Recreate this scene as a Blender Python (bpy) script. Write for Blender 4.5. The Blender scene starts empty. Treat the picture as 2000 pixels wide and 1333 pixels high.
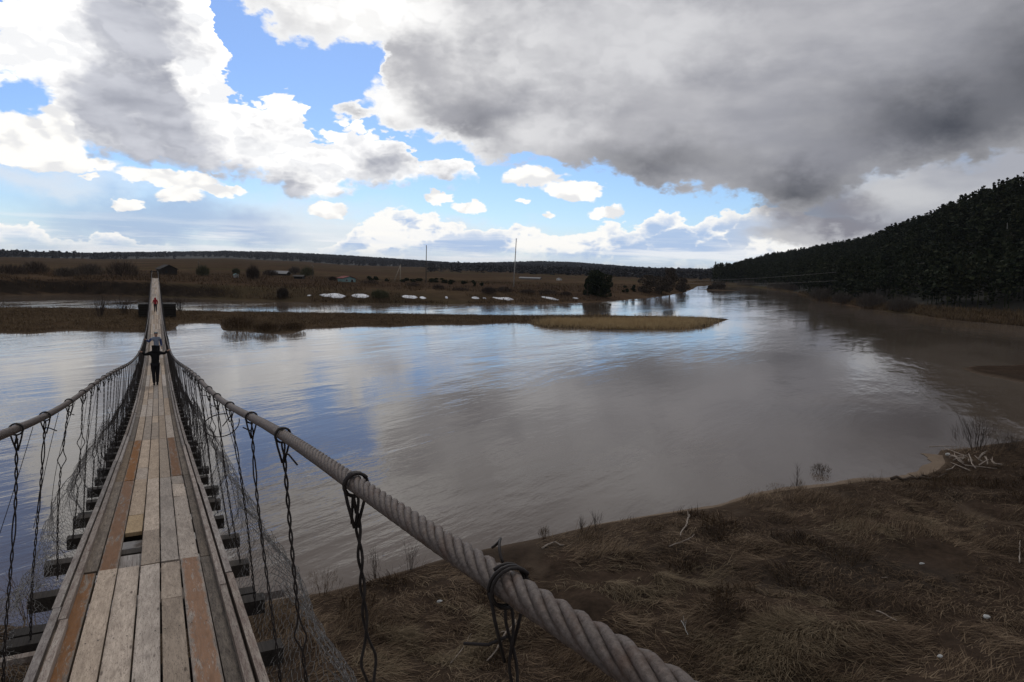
import bpy, math, random
import numpy as np
from mathutils import Vector, Matrix
from math import radians as R

S = bpy.context.scene
C = S.collection
rng = np.random.default_rng(7)
random.seed(7)

# ------------------------------------------------------------------ camera
HC, CX = 8.5, 0.12                     # eye above the water, eye right of the deck's centre line (bridge runs along +Y)
HEAD, PITCH, ROLL, LENS = R(27.6), R(6.3), R(1.5), 24.0
FPX = 2000 * LENS / 36.0
_F = np.array([math.sin(HEAD) * math.cos(PITCH), math.cos(HEAD) * math.cos(PITCH), -math.sin(PITCH)])
_r0 = np.array([math.cos(HEAD), -math.sin(HEAD), 0.0])
_u0 = np.cross(_r0, _F)
_r = _r0 * math.cos(ROLL) + _u0 * math.sin(ROLL)
_u = _u0 * math.cos(ROLL) - _r0 * math.sin(ROLL)
cam_data = bpy.data.cameras.new('camera')
cam = bpy.data.objects.new('camera', cam_data)
C.objects.link(cam)
mw = Matrix.Identity(4)
for i in range(3):
    mw[i][0], mw[i][1], mw[i][2] = _r[i], _u[i], -_F[i]
mw[0][3], mw[1][3], mw[2][3] = CX, 0.0, HC
cam.matrix_world = mw
cam_data.sensor_width = 36.0
cam_data.lens = LENS
cam_data.clip_start = 0.05
cam_data.clip_end = 20000
S.camera = cam


def ray(px, py):                       # a photo pixel gives a direction only
    d = _F * FPX + _r * (px - 1000) - _u * (py - 666.5)
    return d / np.linalg.norm(d)


def at(px, py, z=0.0):                 # where that direction meets the level z
    d = ray(px, py)
    t = (z - HC) / d[2]
    return np.array([CX + d[0] * t, d[1] * t, z])


def at_r(px, py, r):                   # at horizontal distance r
    d = ray(px, py)
    t = r / math.hypot(d[0], d[1])
    return np.array([CX + d[0] * t, d[1] * t, HC + d[2] * t])


def azel(px, py):
    d = ray(px, py)
    return math.degrees(math.atan2(d[0], d[1])), math.degrees(math.asin(d[2]))


def lin(r, g, b):
    f = lambda c: (c / 255 / 12.92) if c <= 10 else ((c / 255 + 0.055) / 1.055) ** 2.4
    return (f(r), f(g), f(b), 1.0)


# ------------------------------------------------------------------ node helpers
class X:
    def __init__(s, nt, k): s.nt, s.k = nt, k
    def __add__(s, o): return mth(s.nt, 'ADD', s, o)
    def __radd__(s, o): return mth(s.nt, 'ADD', o, s)
    def __sub__(s, o): return mth(s.nt, 'SUBTRACT', s, o)
    def __rsub__(s, o): return mth(s.nt, 'SUBTRACT', o, s)
    def __mul__(s, o): return mth(s.nt, 'MULTIPLY', s, o)
    def __rmul__(s, o): return mth(s.nt, 'MULTIPLY', o, s)
    def __truediv__(s, o): return mth(s.nt, 'DIVIDE', s, o)


def put(nt, sock, v):
    if isinstance(v, X): nt.links.new(v.k, sock)
    elif isinstance(v, bpy.types.NodeSocket): nt.links.new(v, sock)
    else: sock.default_value = v


def mth(nt, op, *a, clamp=False):
    n = nt.nodes.new('ShaderNodeMath'); n.operation = op; n.use_clamp = clamp
    for i, v in enumerate(a): put(nt, n.inputs[i], v)
    return X(nt, n.outputs[0])


def vmt(nt, op, *a, out=0):
    n = nt.nodes.new('ShaderNodeVectorMath'); n.operation = op
    for i, v in enumerate(a):
        if op == 'SCALE' and i == 1: put(nt, n.inputs['Scale'], v)
        else: put(nt, n.inputs[i], v)
    return X(nt, n.outputs[out])


def mixc(nt, fac, a, b):
    n = nt.nodes.new('ShaderNodeMix'); n.data_type = 'RGBA'
    put(nt, n.inputs[0], fac); put(nt, n.inputs[6], a); put(nt, n.inputs[7], b)
    return X(nt, n.outputs[2])


def ss(nt, x, lo, hi, a=0.0, b=1.0, smooth=True):
    n = nt.nodes.new('ShaderNodeMapRange'); n.interpolation_type = 'SMOOTHSTEP' if smooth else 'LINEAR'
    put(nt, n.inputs[0], x); n.inputs[1].default_value = lo; n.inputs[2].default_value = hi
    n.inputs[3].default_value = a; n.inputs[4].default_value = b
    return X(nt, n.outputs[0])


def noise(nt, vec, scale, detail=4, rough=0.55, dist=0.0, out='Fac', dim='3D'):
    n = nt.nodes.new('ShaderNodeTexNoise'); n.noise_dimensions = dim
    put(nt, n.inputs['Vector'], vec); n.inputs['Scale'].default_value = scale
    n.inputs['Detail'].default_value = detail; n.inputs['Roughness'].default_value = rough
    n.inputs['Distortion'].default_value = dist
    return X(nt, n.outputs[out])


def voro(nt, vec, scale, feature='F1', detail=0, rough=0.5, smooth=0.6, out='Distance', dim='3D'):
    n = nt.nodes.new('ShaderNodeTexVoronoi'); n.voronoi_dimensions = dim; n.feature = feature
    put(nt, n.inputs['Vector'], vec); n.inputs['Scale'].default_value = scale
    if 'Detail' in n.inputs:
        n.inputs['Detail'].default_value = detail; n.inputs['Roughness'].default_value = rough
    if feature == 'SMOOTH_F1': n.inputs['Smoothness'].default_value = smooth
    return X(nt, n.outputs[out])


def xyz(nt, v):
    n = nt.nodes.new('ShaderNodeSeparateXYZ'); put(nt, n.inputs[0], v)
    return [X(nt, o) for o in n.outputs]


def vec(nt, x=0.0, y=0.0, z=0.0):
    n = nt.nodes.new('ShaderNodeCombineXYZ')
    for i, v in enumerate((x, y, z)): put(nt, n.inputs[i], v)
    return X(nt, n.outputs[0])


# ------------------------------------------------------------------ sun and sky
SUN_AZ, SUN_EL = R(14), R(41)          # azimuth from the bridge's direction, to the right
sun_data = bpy.data.lights.new('sun', 'SUN')
sun_data.energy = 0.75
sun_data.angle = R(14)
sun_data.color = (1.0, 0.95, 0.88)
sun = bpy.data.objects.new('sun', sun_data)
C.objects.link(sun)
sd_ = Vector((math.sin(SUN_AZ) * math.cos(SUN_EL), math.cos(SUN_AZ) * math.cos(SUN_EL), math.sin(SUN_EL)))
sun.rotation_euler = sd_.to_track_quat('Z', 'Y').to_euler()
sun.location = (0, 0, 60)

W = bpy.data.worlds.new('World'); S.world = W
W.use_nodes = True
wt = W.node_tree
wt.nodes.clear()


def blobs_px(lst):                     # photo pixels -> directions (azimuth, elevation, radii) in degrees
    o = []
    for (px, py, rx, ry) in lst:
        a, e = azel(px, py)
        a1, _ = azel(px + 20, py); _, e1 = azel(px, py - 20)
        o.append((a, e, rx * abs(a1 - a) / 20, ry * abs(e1 - e) / 20))
    return o


def field(nt, q, bl, k=0.22):          # smooth union of soft ellipses: 1 at a centre, 0 on the rim
    cur = None
    for (a, e, ra, re) in bl:
        v = vmt(nt, 'MULTIPLY_ADD', q, (1 / ra, 1 / re, 0), (-a / ra, -e / re, 0))
        d = vmt(nt, 'LENGTH', v, out=1)
        cur = d if cur is None else mth(nt, 'SMOOTH_MIN', cur, d, k)
    return 1.0 - cur


AZ0, AZ1, EL1 = -16.0, 72.0, 40.0       # span of the skyline curves below, degrees


def curve(nt, t, pts):                 # height of a cloud edge over azimuth (traced from the photo as directions)
    n = nt.nodes.new('ShaderNodeFloatCurve')
    ae = sorted(azel(*p) for p in pts)
    uv = [((a - AZ0) / (AZ1 - AZ0), min(max(e / EL1, 0), 1)) for a, e in ae]
    c = n.mapping.curves[0]
    while len(c.points) < len(uv): c.points.new(0.5, 0.5)
    for p, (u, v) in zip(c.points, uv):
        p.location = (min(max(u, 0), 1), v); p.handle_type = 'AUTO_CLAMPED'
    n.mapping.update()
    put(nt, n.inputs[1], t)
    return X(nt, n.outputs[0]) * EL1


def build_sky():
    nt = wt
    tc = nt.nodes.new('ShaderNodeTexCoord')
    D = X(nt, tc.outputs['Generated'])
    x, y, z = xyz(nt, D)
    az = mth(nt, 'MULTIPLY', mth(nt, 'ARCTAN2', x, y), 57.29578)
    el = mth(nt, 'MULTIPLY', mth(nt, 'ARCSINE', z), 57.29578)
    q = vec(nt, az, el, 0.0)
    v3 = vmt(nt, 'MULTIPLY', D, (1.0, 1.0, 1.7))
    nsub = lambda c: vmt(nt, 'SUBTRACT', c, (0.5, 0.5, 0.5))
    w2 = nsub(noise(nt, v3, 11, 2, 0.55, out='Color'))
    w3 = nsub(noise(nt, v3, 46, 3, 0.6, out='Color'))
    fb = noise(nt, v3, 9, 6, 0.58)                      # general cloud texture
    fb2 = noise(nt, vmt(nt, 'MULTIPLY', D, (1, 1, 3.0)), 6.0, 5, 0.52)
    vl = vmt(nt, 'ADD', v3, vmt(nt, 'SCALE', w3, 0.02))
    bil = lambda sc, k: mth(nt, 'ABSOLUTE', noise(nt, vl, sc, 0) - 0.5) * k
    lump = bil(15, 2.2) + bil(35, 1.3) + bil(80, 0.7) - 0.45      # rounded lumps with sharp creases, three sizes
    vu = vmt(nt, 'ADD', vl, vec(nt, 0.006, 0.0, 0.030))
    bilu = lambda sc, k: mth(nt, 'ABSOLUTE', noise(nt, vu, sc, 0) - 0.5) * k
    emb = bil(15, 2.2) + bil(35, 1.3) - bilu(15, 2.2) - bilu(35, 1.3)     # lumps catch the light from above
    shade = ss(nt, emb, 0.12, -0.30)
    fbc = fb - 0.5
    qa = vmt(nt, 'ADD', q, vmt(nt, 'SCALE', w2, 3.6))
    qa = vmt(nt, 'ADD', qa, vmt(nt, 'SCALE', w3, 1.7))   # for big clouds
    qs = vmt(nt, 'ADD', q, vmt(nt, 'SCALE', w2, 1.0))
    qs = vmt(nt, 'ADD', qs, vmt(nt, 'SCALE', w3, 1.3))   # for small low clouds
    aA, eA, _ = xyz(nt, qa)
    aS, eS, _ = xyz(nt, qs)
    tA = ss(nt, aA, AZ0, AZ1, smooth=False)
    tS = ss(nt, aS, AZ0, AZ1, smooth=False)
    # --- clear sky
    sky = nt.nodes.new('ShaderNodeTexSky'); sky.sky_type = 'NISHITA'; sky.sun_disc = False
    sky.sun_elevation = SUN_EL; sky.sun_rotation = SUN_AZ
    sky.air_density = 1.0; sky.dust_density = 0.3; sky.ozone_density = 2.0
    base = vmt(nt, 'MULTIPLY', X(nt, sky.outputs[0]), (0.066, 0.080, 0.105))
    col = mixc(nt, ss(nt, el, 4.0, 0.0, 0, 0.7), base, lin(206, 222, 240))
    # thin veils: milky air and rain below the clouds
    veil = field(nt, qa, blobs_px([(600, 440, 300, 85), (820, 470, 420, 60), (80, 350, 330, 55)]), 0.3)
    col = mixc(nt, ss(nt, veil, 0.0, 0.9, 0, 0.7), col, lin(222, 226, 233))
    rainy = field(nt, qa, blobs_px([(300, 430, 330, 75), (480, 455, 150, 60)]), 0.3)
    col = mixc(nt, ss(nt, rainy, 0.0, 0.8, 0, 0.75), col, lin(158, 180, 214))
    # low bank of distant cumulus along the horizon
    top1 = curve(nt, tS, [(-200, 470), (0, 440), (60, 432), (110, 460), (170, 462), (215, 448), (260, 462), (420, 490), (640, 480), (700, 430), (735, 412), (780, 408), (830, 412),
                          (880, 432), (930, 445), (985, 440), (1010, 432), (1060, 450), (1100, 458), (1150, 448), (1190, 436), (1240, 448), (1280, 424), (1320, 418),
                          (1350, 432), (1400, 424), (1450, 408), (1520, 400), (1600, 430), (1700, 450), (1900, 400), (2300, 420)])
    d1 = (top1 - eS) + lump * 0.8
    body1 = ss(nt, fb2 + lump * 0.35, 0.36, 0.52)
    c1 = mixc(nt, ss(nt, d1, 0.15, 1.3) * body1, lin(253, 251, 247), lin(172, 194, 226))
    c1 = mixc(nt, ss(nt, az, 42, 50, 0, 0.75), c1, mixc(nt, body1, lin(244, 242, 238), lin(206, 205, 206)))
    col = mixc(nt, ss(nt, d1, 0.0, 0.22) * ss(nt, eS, 0.6, 1.6, 0.25, 0.95), col, c1)
    # streaks just above the horizon
    st = noise(nt, vmt(nt, 'MULTIPLY', D, (1, 1, 14)), 5, 4, 0.6)
    stm = ss(nt, st, 0.46, 0.64) * ss(nt, el, 3.6, 1.2)
    col = mixc(nt, stm * 0.8, col, lin(240, 242, 245))
    # scattered small puffs
    puff = [(250, 399, 36, 13), (300, 345, 75, 18), (365, 355, 80, 22), (350, 384, 60, 22), (180, 343, 24, 6),
            (918, 404, 38, 16), (1190, 418, 40, 17), (1040, 348, 70, 24), (1120, 374, 75, 20), (1072, 425, 15, 7),
            (1020, 394, 16, 7), (640, 410, 45, 16), (850, 385, 34, 12), (60, 270, 130, 55), (130, 240, 70, 40), (110, 315, 150, 24), (440, 372, 60, 12)]
    f2 = field(nt, qs, blobs_px(puff), 0.12) + lump * 0.4
    c2 = mixc(nt, shade * 0.55, (1.0, 0.985, 0.95, 1), lin(206, 208, 215))
    col = mixc(nt, ss(nt, f2, 0.03, 0.24), col, c2)
    # the towering cumulus on the left
    top4 = curve(nt, tA, [(-300, 90), (-100, 60), (0, 30), (25, 12), (45, -60), (60, -300), (400, -300), (418, -40), (424, 30), (432, 80), (442, 160), (480, 206), (510, 184), (540, 166), (580, 184),
                          (604, 215), (620, 262), (650, 250), (700, 238), (760, 255), (795, 285), (806, 318), (850, 314), (900, 322), (925, 338), (945, 358)])
    bot4 = curve(nt, tA, [(-300, 165), (-100, 170), (0, 178), (60, 196), (105, 214), (135, 250), (170, 315), (300, 332), (400, 348), (500, 362), (560, 370), (620, 392), (690, 372), (750, 372), (870, 364), (945, 352), (1000, 300)])
    dt4 = (top4 - eA) + lump * 2.6 + fbc * 1.6
    db4 = (eA - bot4) + lump * 1.0 + fbc * 1.2
    a4 = ss(nt, dt4, 0.0, 0.45) * ss(nt, db4, 0.0, 0.9)
    grey4 = mixc(nt, ss(nt, fb2, 0.34, 0.64), lin(164, 167, 178), lin(204, 206, 214))
    grey4 = mixc(nt, ss(nt, db4, 1.4, 0.2, 0, 0.5), grey4, lin(150, 154, 167))
    lit4 = mixc(nt, shade * 0.5, (1.12, 1.11, 1.09, 1), lin(212, 215, 222))
    grey4 = mixc(nt, shade * 0.3, grey4, lin(146, 149, 161))
    core4 = curve(nt, tA, [(-300, 640), (40, 640), (70, 420), (100, 270), (130, 140), (165, 0), (200, -200), (250, -300), (310, -200), (345, -20), (365, 80), (385, 150), (410, 210), (440, 250), (480, 278), (530, 262), (570, 280), (600, 310), (650, 330),
                           (690, 300), (725, 270), (760, 275), (790, 310), (812, 345), (860, 345), (945, 370)])
    sh4 = mth(nt, 'MINIMUM', (core4 - eA) * 0.42, 4.0) + fbc * 8.5 + lump * 3.2
    c4 = mixc(nt, ss(nt, sh4, -1.4, 4.2), lit4, grey4)
    col = mixc(nt, a4, col, c4)
    # the rain cloud on the right, reaching overhead, bright where the sun stands behind it
    bot5 = curve(nt, tA, [(300, -300), (405, -120), (440, -10), (480, 25), (520, 60), (560, 85), (600, 92), (640, 112), (700, 104), (745, 112), (765, 255), (820, 266), (850, 290), (900, 300), (950, 322),
                          (1000, 325), (1050, 312), (1100, 325), (1200, 350), (1300, 375), (1400, 388), (1450, 396), (1500, 416), (1545, 425), (1600, 420), (1660, 385), (1720, 356), (1850, 334), (2000, 312), (2300, 270)])
    lobe = field(nt, qa, blobs_px([(770, 190, 70, 55), (700, 212, 60, 18), (820, 170, 90, 80), (770, 235, 60, 30)]), 0.2)
    d5 = (eA - bot5) + lump * 0.9 + fbc * 1.6
    d5 = mth(nt, 'MAXIMUM', d5, lobe * 2.5 + lump * 1.2 + fbc)
    lightf = field(nt, qa, blobs_px([(800, 20, 480, 140), (1080, 120, 240, 170), (1070, 255, 150, 80), (750, 190, 120, 120), (1260, 80, 300, 160)]), 0.35)
    darkf = field(nt, qa, blobs_px([(2120, 130, 560, 340), (1840, 240, 460, 190), (1560, 370, 330, 110), (1250, 325, 340, 90), (930, 235, 110, 80)]), 0.4)
    c5 = mixc(nt, ss(nt, fb2, 0.3, 0.7), lin(153, 154, 162), lin(182, 182, 187))
    c5 = mixc(nt, ss(nt, lightf + fbc * 1.7, 0.0, 0.95, 0, 0.92), c5, mixc(nt, ss(nt, az, 33, 14), lin(212, 212, 215), (1.1, 1.09, 1.07, 1)))
    c5 = mixc(nt, shade * ss(nt, az, 45, 25, 0.06, 0.16), c5, lin(140, 142, 150))
    c5 = mixc(nt, ss(nt, darkf * ss(nt, az, 18, 60, 0.45, 1.0) + (fb2 - 0.5) * 0.35, 0.05, 1.12, 0, 0.95), c5, lin(60, 64, 74))
    c5 = mixc(nt, ss(nt, d5 + fbc * 2.5, 2.6, 0.1, 0, 0.9) * ss(nt, az, 30, 22, 0.10, 1), c5, lin(250, 250, 250))
    under = field(nt, qa, blobs_px([(1850, 390, 340, 110), (2100, 360, 320, 150), (1620, 455, 190, 30)]), 0.3)
    col = mixc(nt, ss(nt, under, 0.0, 0.5, 0, 0.96), col, mixc(nt, ss(nt, fb2, 0.32, 0.66), lin(196, 196, 198), lin(166, 167, 174)))
    shaft = field(nt, qa, blobs_px([(1600, 405, 150, 55), (1660, 440, 110, 26)]), 0.3)
    col = mixc(nt, ss(nt, shaft, 0.0, 0.6, 0, 0.85), col, lin(126, 126, 136))
    col = mixc(nt, ss(nt, d5, 0.0, 0.75), col, c5)
    # the same broken grey cloud goes on over the rest of the sky
    fo = noise(nt, v3, 2.6, 5, 0.58)
    out = mth(nt, 'MAXIMUM', ss(nt, el, 27, 40), mth(nt, 'MAXIMUM', ss(nt, az, -13, -30), ss(nt, az, 67, 80)))
    co = mixc(nt, ss(nt, fo, 0.40, 0.68), lin(196, 197, 202), lin(84, 87, 96))
    co = mixc(nt, ss(nt, fo, 0.28, 0.44), base, co)
    co = mixc(nt, ss(nt, el, 0.0, -1.0), co, lin(60, 56, 52))
    bg = nt.nodes.new('ShaderNodeBackground')
    put(nt, bg.inputs[0], col); bg.inputs[1].default_value = 1.0
    bg2 = nt.nodes.new('ShaderNodeBackground')
    put(nt, bg2.inputs[0], co); bg2.inputs[1].default_value = 1.0
    mx = nt.nodes.new('ShaderNodeMixShader')
    put(nt, mx.inputs[0], mth(nt, 'MAXIMUM', out, ss(nt, el, -0.6, -1.2)))
    nt.links.new(bg.outputs[0], mx.inputs[1]); nt.links.new(bg2.outputs[0], mx.inputs[2])
    o = nt.nodes.new('ShaderNodeOutputWorld')
    nt.links.new(mx.outputs[0], o.inputs[0])


W.cycles.sampling_method = 'MANUAL'
W.cycles.sample_map_resolution = 256
build_sky()
S.view_settings.view_transform = 'Standard'
S.view_settings.look = 'None'
S.view_settings.exposure = 0.08
S.view_settings.gamma = 1.0
S.view_settings.use_curve_mapping = False

# ------------------------------------------------------------------ object helpers
def tag(o, label=None, cat=None, group=None, kind=None):
    if label: o['label'] = label
    if cat: o['category'] = cat
    if group: o['group'] = group
    if kind: o['kind'] = kind
    return o


def link(o, parent=None):
    C.objects.link(o)
    if parent is not None: o.parent = parent
    return o


def empty(name, loc=(0, 0, 0), rz=0.0):
    o = bpy.data.objects.new(name, None)
    o.empty_display_size = 0.2
    o.location = loc; o.rotation_euler = (0, 0, rz)
    return link(o)


def mesh(name, V, F, mat, smooth=False):
    """V (n,3); F: (m,k) array of equal faces, or a list of such arrays"""
    me = bpy.data.meshes.new(name)
    V = np.asarray(V, dtype=np.float32).reshape(-1, 3)
    Fs = [np.asarray(f, dtype=np.int32) for f in (F if isinstance(F, list) else [F])]
    Fs = [f for f in Fs if f.size]
    me.vertices.add(len(V)); me.vertices.foreach_set('co', V.ravel())
    nl = sum(f.size for f in Fs); npoly = sum(len(f) for f in Fs)
    me.loops.add(nl); me.polygons.add(npoly)
    me.loops.foreach_set('vertex_index', np.concatenate([f.ravel() for f in Fs]))
    tot = np.concatenate([np.full(len(f), f.shape[1], np.int32) for f in Fs])
    me.polygons.foreach_set('loop_start', np.concatenate([[0], np.cumsum(tot)[:-1]]).astype(np.int32))
    me.polygons.foreach_set('use_smooth', np.full(npoly, smooth))
    me.update(calc_edges=True)
    if mat is not None:
        for m_ in (mat if isinstance(mat, (list, tuple)) else [mat]): me.materials.append(m_)
    return me


def obj(name, me, parent=None, loc=None):
    o = bpy.data.objects.new(name, me)
    if loc is not None: o.location = loc
    return link(o, parent)


class MB:
    """collects shapes into one mesh"""
    def __init__(s): s.V, s.Q, s.T, s.n = [], [], [], 0
    def add(s, V, Q=None, T=None):
        V = np.asarray(V, float).reshape(-1, 3)
        if Q is not None and len(Q): s.Q.append(np.asarray(Q) + s.n)
        if T is not None and len(T): s.T.append(np.asarray(T) + s.n)
        s.V.append(V); s.n += len(V)
    def box(s, c, h, rot=None):
        c, h = np.asarray(c, float), np.asarray(h, float)
        P = np.array([[i, j, k] for i in (-1, 1) for j in (-1, 1) for k in (-1, 1)], float) * h
        if rot is not None: P = P @ np.asarray(rot).T
        s.add(P + c, [[0, 1, 3, 2], [4, 6, 7, 5], [0, 4, 5, 1], [2, 3, 7, 6], [0, 2, 6, 4], [1, 5, 7, 3]])
    def tube(s, P, r, k=6, cap=True, squash=1.0):
        P = np.asarray(P, float); n = len(P)
        r = np.broadcast_to(np.asarray(r, float), (n,))
        t = np.gradient(P, axis=0); t /= np.linalg.norm(t, axis=1, keepdims=True) + 1e-12
        ref = np.array([0.0, 0, 1]) if abs(t[0][2]) < 0.9 else np.array([1.0, 0, 0])
        u = np.empty_like(P)
        cur = ref - t[0] * (ref @ t[0])
        for i in range(n):
            cur = cur - t[i] * (cur @ t[i]); cur /= np.linalg.norm(cur) + 1e-12
            u[i] = cur
        w = np.cross(t, u)
        a = np.arange(k) * 2 * math.pi / k
        V = P[:, None, :] + r[:, None, None] * (u[:, None, :] * np.cos(a)[None, :, None] + w[:, None, :] * np.sin(a)[None, :, None] * squash)
        i = np.arange(n - 1)[:, None]; j = np.arange(k)[None, :]
        Q = np.stack([i * k + j, i * k + (j + 1) % k, (i + 1) * k + (j + 1) % k, (i + 1) * k + j], -1).reshape(-1, 4)
        T = []
        if cap and k >= 3:
            T = [[0, q + 1, q] for q in range(1, k - 1)] + [[(n - 1) * k, (n - 1) * k + q, (n - 1) * k + q + 1] for q in range(1, k - 1)]
        s.add(V.reshape(-1, 3), Q, T)
    def mesh(s, name, mat, smooth=False):
        F = []
        if s.Q: F.append(np.concatenate(s.Q))
        if s.T: F.append(np.concatenate(s.T))
        return mesh(name, np.concatenate(s.V), F, mat, smooth)
    def build(s, name, mat, parent=None, smooth=False, loc=None):
        if loc is not None:
            s.V = [v - np.asarray(loc, float) for v in s.V]
        return obj(name, s.mesh(name, mat, smooth), parent, loc)


def spline(xs, ys):
    """natural cubic through the points"""
    xs, ys = np.asarray(xs, float), np.asarray(ys, float); n = len(xs); h = np.diff(xs)
    A = np.eye(n); b = np.zeros(n)
    for i in range(1, n - 1):
        A[i, i - 1], A[i, i], A[i, i + 1] = h[i - 1], 2 * (h[i - 1] + h[i]), h[i]
        b[i] = 6 * ((ys[i + 1] - ys[i]) / h[i] - (ys[i] - ys[i - 1]) / h[i - 1])
    m2 = np.linalg.solve(A, b)
    def f(x):
        x = np.asarray(x, float)
        i = np.clip(np.searchsorted(xs, x) - 1, 0, n - 2)
        hh = h[i]; a = (xs[i + 1] - x) / hh; c = (x - xs[i]) / hh
        return a * ys[i] + c * ys[i + 1] + ((a ** 3 - a) * m2[i] + (c ** 3 - c) * m2[i + 1]) * hh ** 2 / 6
    return f


_gr = np.random.default_rng(11)
_perm = _gr.random((256, 256))


def vn(x, y, s=1.0, oct=4, rough=0.5):
    """value noise, 0..1"""
    x, y = np.asarray(x, float) / s, np.asarray(y, float) / s
    out = 0; amp = 1; tot = 0
    for o in range(oct):
        xi, yi = np.floor(x).astype(int), np.floor(y).astype(int)
        fx, fy = x - xi, y - yi
        fx, fy = fx * fx * (3 - 2 * fx), fy * fy * (3 - 2 * fy)
        g = lambda a, b: _perm[(a + 37 * o) & 255, (b + 91 * o) & 255]
        v = (g(xi, yi) * (1 - fx) + g(xi + 1, yi) * fx) * (1 - fy) + (g(xi, yi + 1) * (1 - fx) + g(xi + 1, yi + 1) * fx) * fy
        out = out + v * amp; tot += amp; amp *= rough; x = x * 2.03; y = y * 2.03
    return out / tot


def poly_sd(X_, Y_, poly):
    """signed distance to a closed polygon, positive inside"""
    sh = np.shape(X_); x = np.ravel(X_); y = np.ravel(Y_)
    P = np.asarray(poly)[:, :2]; d2 = np.full(x.shape, 1e18); ins = np.zeros(x.shape, bool)
    for i in range(len(P)):
        a, b = P[i], P[(i + 1) % len(P)]
        e = b - a; L = e @ e + 1e-12
        t = np.clip(((x - a[0]) * e[0] + (y - a[1]) * e[1]) / L, 0, 1)
        d2 = np.minimum(d2, (x - a[0] - t * e[0]) ** 2 + (y - a[1] - t * e[1]) ** 2)
        c = (a[1] > y) != (b[1] > y)
        if c.any():
            xx = a[0] + (y - a[1]) / (b[1] - a[1] + 1e-12) * e[0]
            ins ^= c & (x < xx)
    return (np.sqrt(d2) * np.where(ins, 1, -1)).reshape(sh)


def grid_faces(nx, ny):
    i = np.arange(nx - 1)[:, None]; j = np.arange(ny - 1)[None, :]
    return np.stack([i * ny + j, (i + 1) * ny + j, (i + 1) * ny + j + 1, i * ny + j + 1], -1).reshape(-1, 4)


# ------------------------------------------------------------------ materials
MATS = {}


def material(name, fn):
    m_ = bpy.data.materials.new(name); m_.use_nodes = True
    nt = m_.node_tree; nt.nodes.clear()
    o = nt.nodes.new('ShaderNodeOutputMaterial')
    b = nt.nodes.new('ShaderNodeBsdfPrincipled')
    nt.links.new(b.outputs[0], o.inputs[0])
    b.inputs['Specular IOR Level'].default_value = 0.12
    fn(nt, b, o)
    MATS[name] = m_
    return m_


def tcoord(nt, which='Object'):
    return X(nt, nt.nodes.new('ShaderNodeTexCoord').outputs[which])


def pos(nt):
    return X(nt, nt.nodes.new('ShaderNodeNewGeometry').outputs['Position'])


def island_rand(nt):
    return X(nt, nt.nodes.new('ShaderNodeNewGeometry').outputs['Random Per Island'])


def obj_rand(nt):
    return X(nt, nt.nodes.new('ShaderNodeObjectInfo').outputs['Random'])


def bump(nt, b, h, strength=0.5, dist=0.02):
    n = nt.nodes.new('ShaderNodeBump'); n.inputs['Strength'].default_value = strength; n.inputs['Distance'].default_value = dist
    put(nt, n.inputs['Height'], h); nt.links.new(n.outputs[0], b.inputs['Normal'])
    return n


def ramp(nt, f, stops):
    n = nt.nodes.new('ShaderNodeValToRGB'); e = n.color_ramp.elements
    while len(e) < len(stops): e.new(0.5)
    for k, (p, c) in zip(e, stops): k.position = p; k.color = (*c[:3], 1)
    put(nt, n.inputs[0], f)
    return X(nt, n.outputs[0])


def plain(name, colr, rough=0.8, vary=0.25, scale=6.0, metal=0.0, bmp=0.0):
    def fn(nt, b, o):
        p = tcoord(nt)
        n1 = noise(nt, p, scale, 5, 0.6)
        dk = [c * (1 - vary) for c in colr]; lt = [min(1, c * (1 + vary)) for c in colr]
        c = ramp(nt, n1, [(0.3, dk), (0.7, lt)])
        put(nt, b.inputs['Base Color'], c); b.inputs['Roughness'].default_value = rough; b.inputs['Metallic'].default_value = metal
        if bmp: bump(nt, b, n1, 0.6, bmp)
    return material(name, fn)


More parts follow.
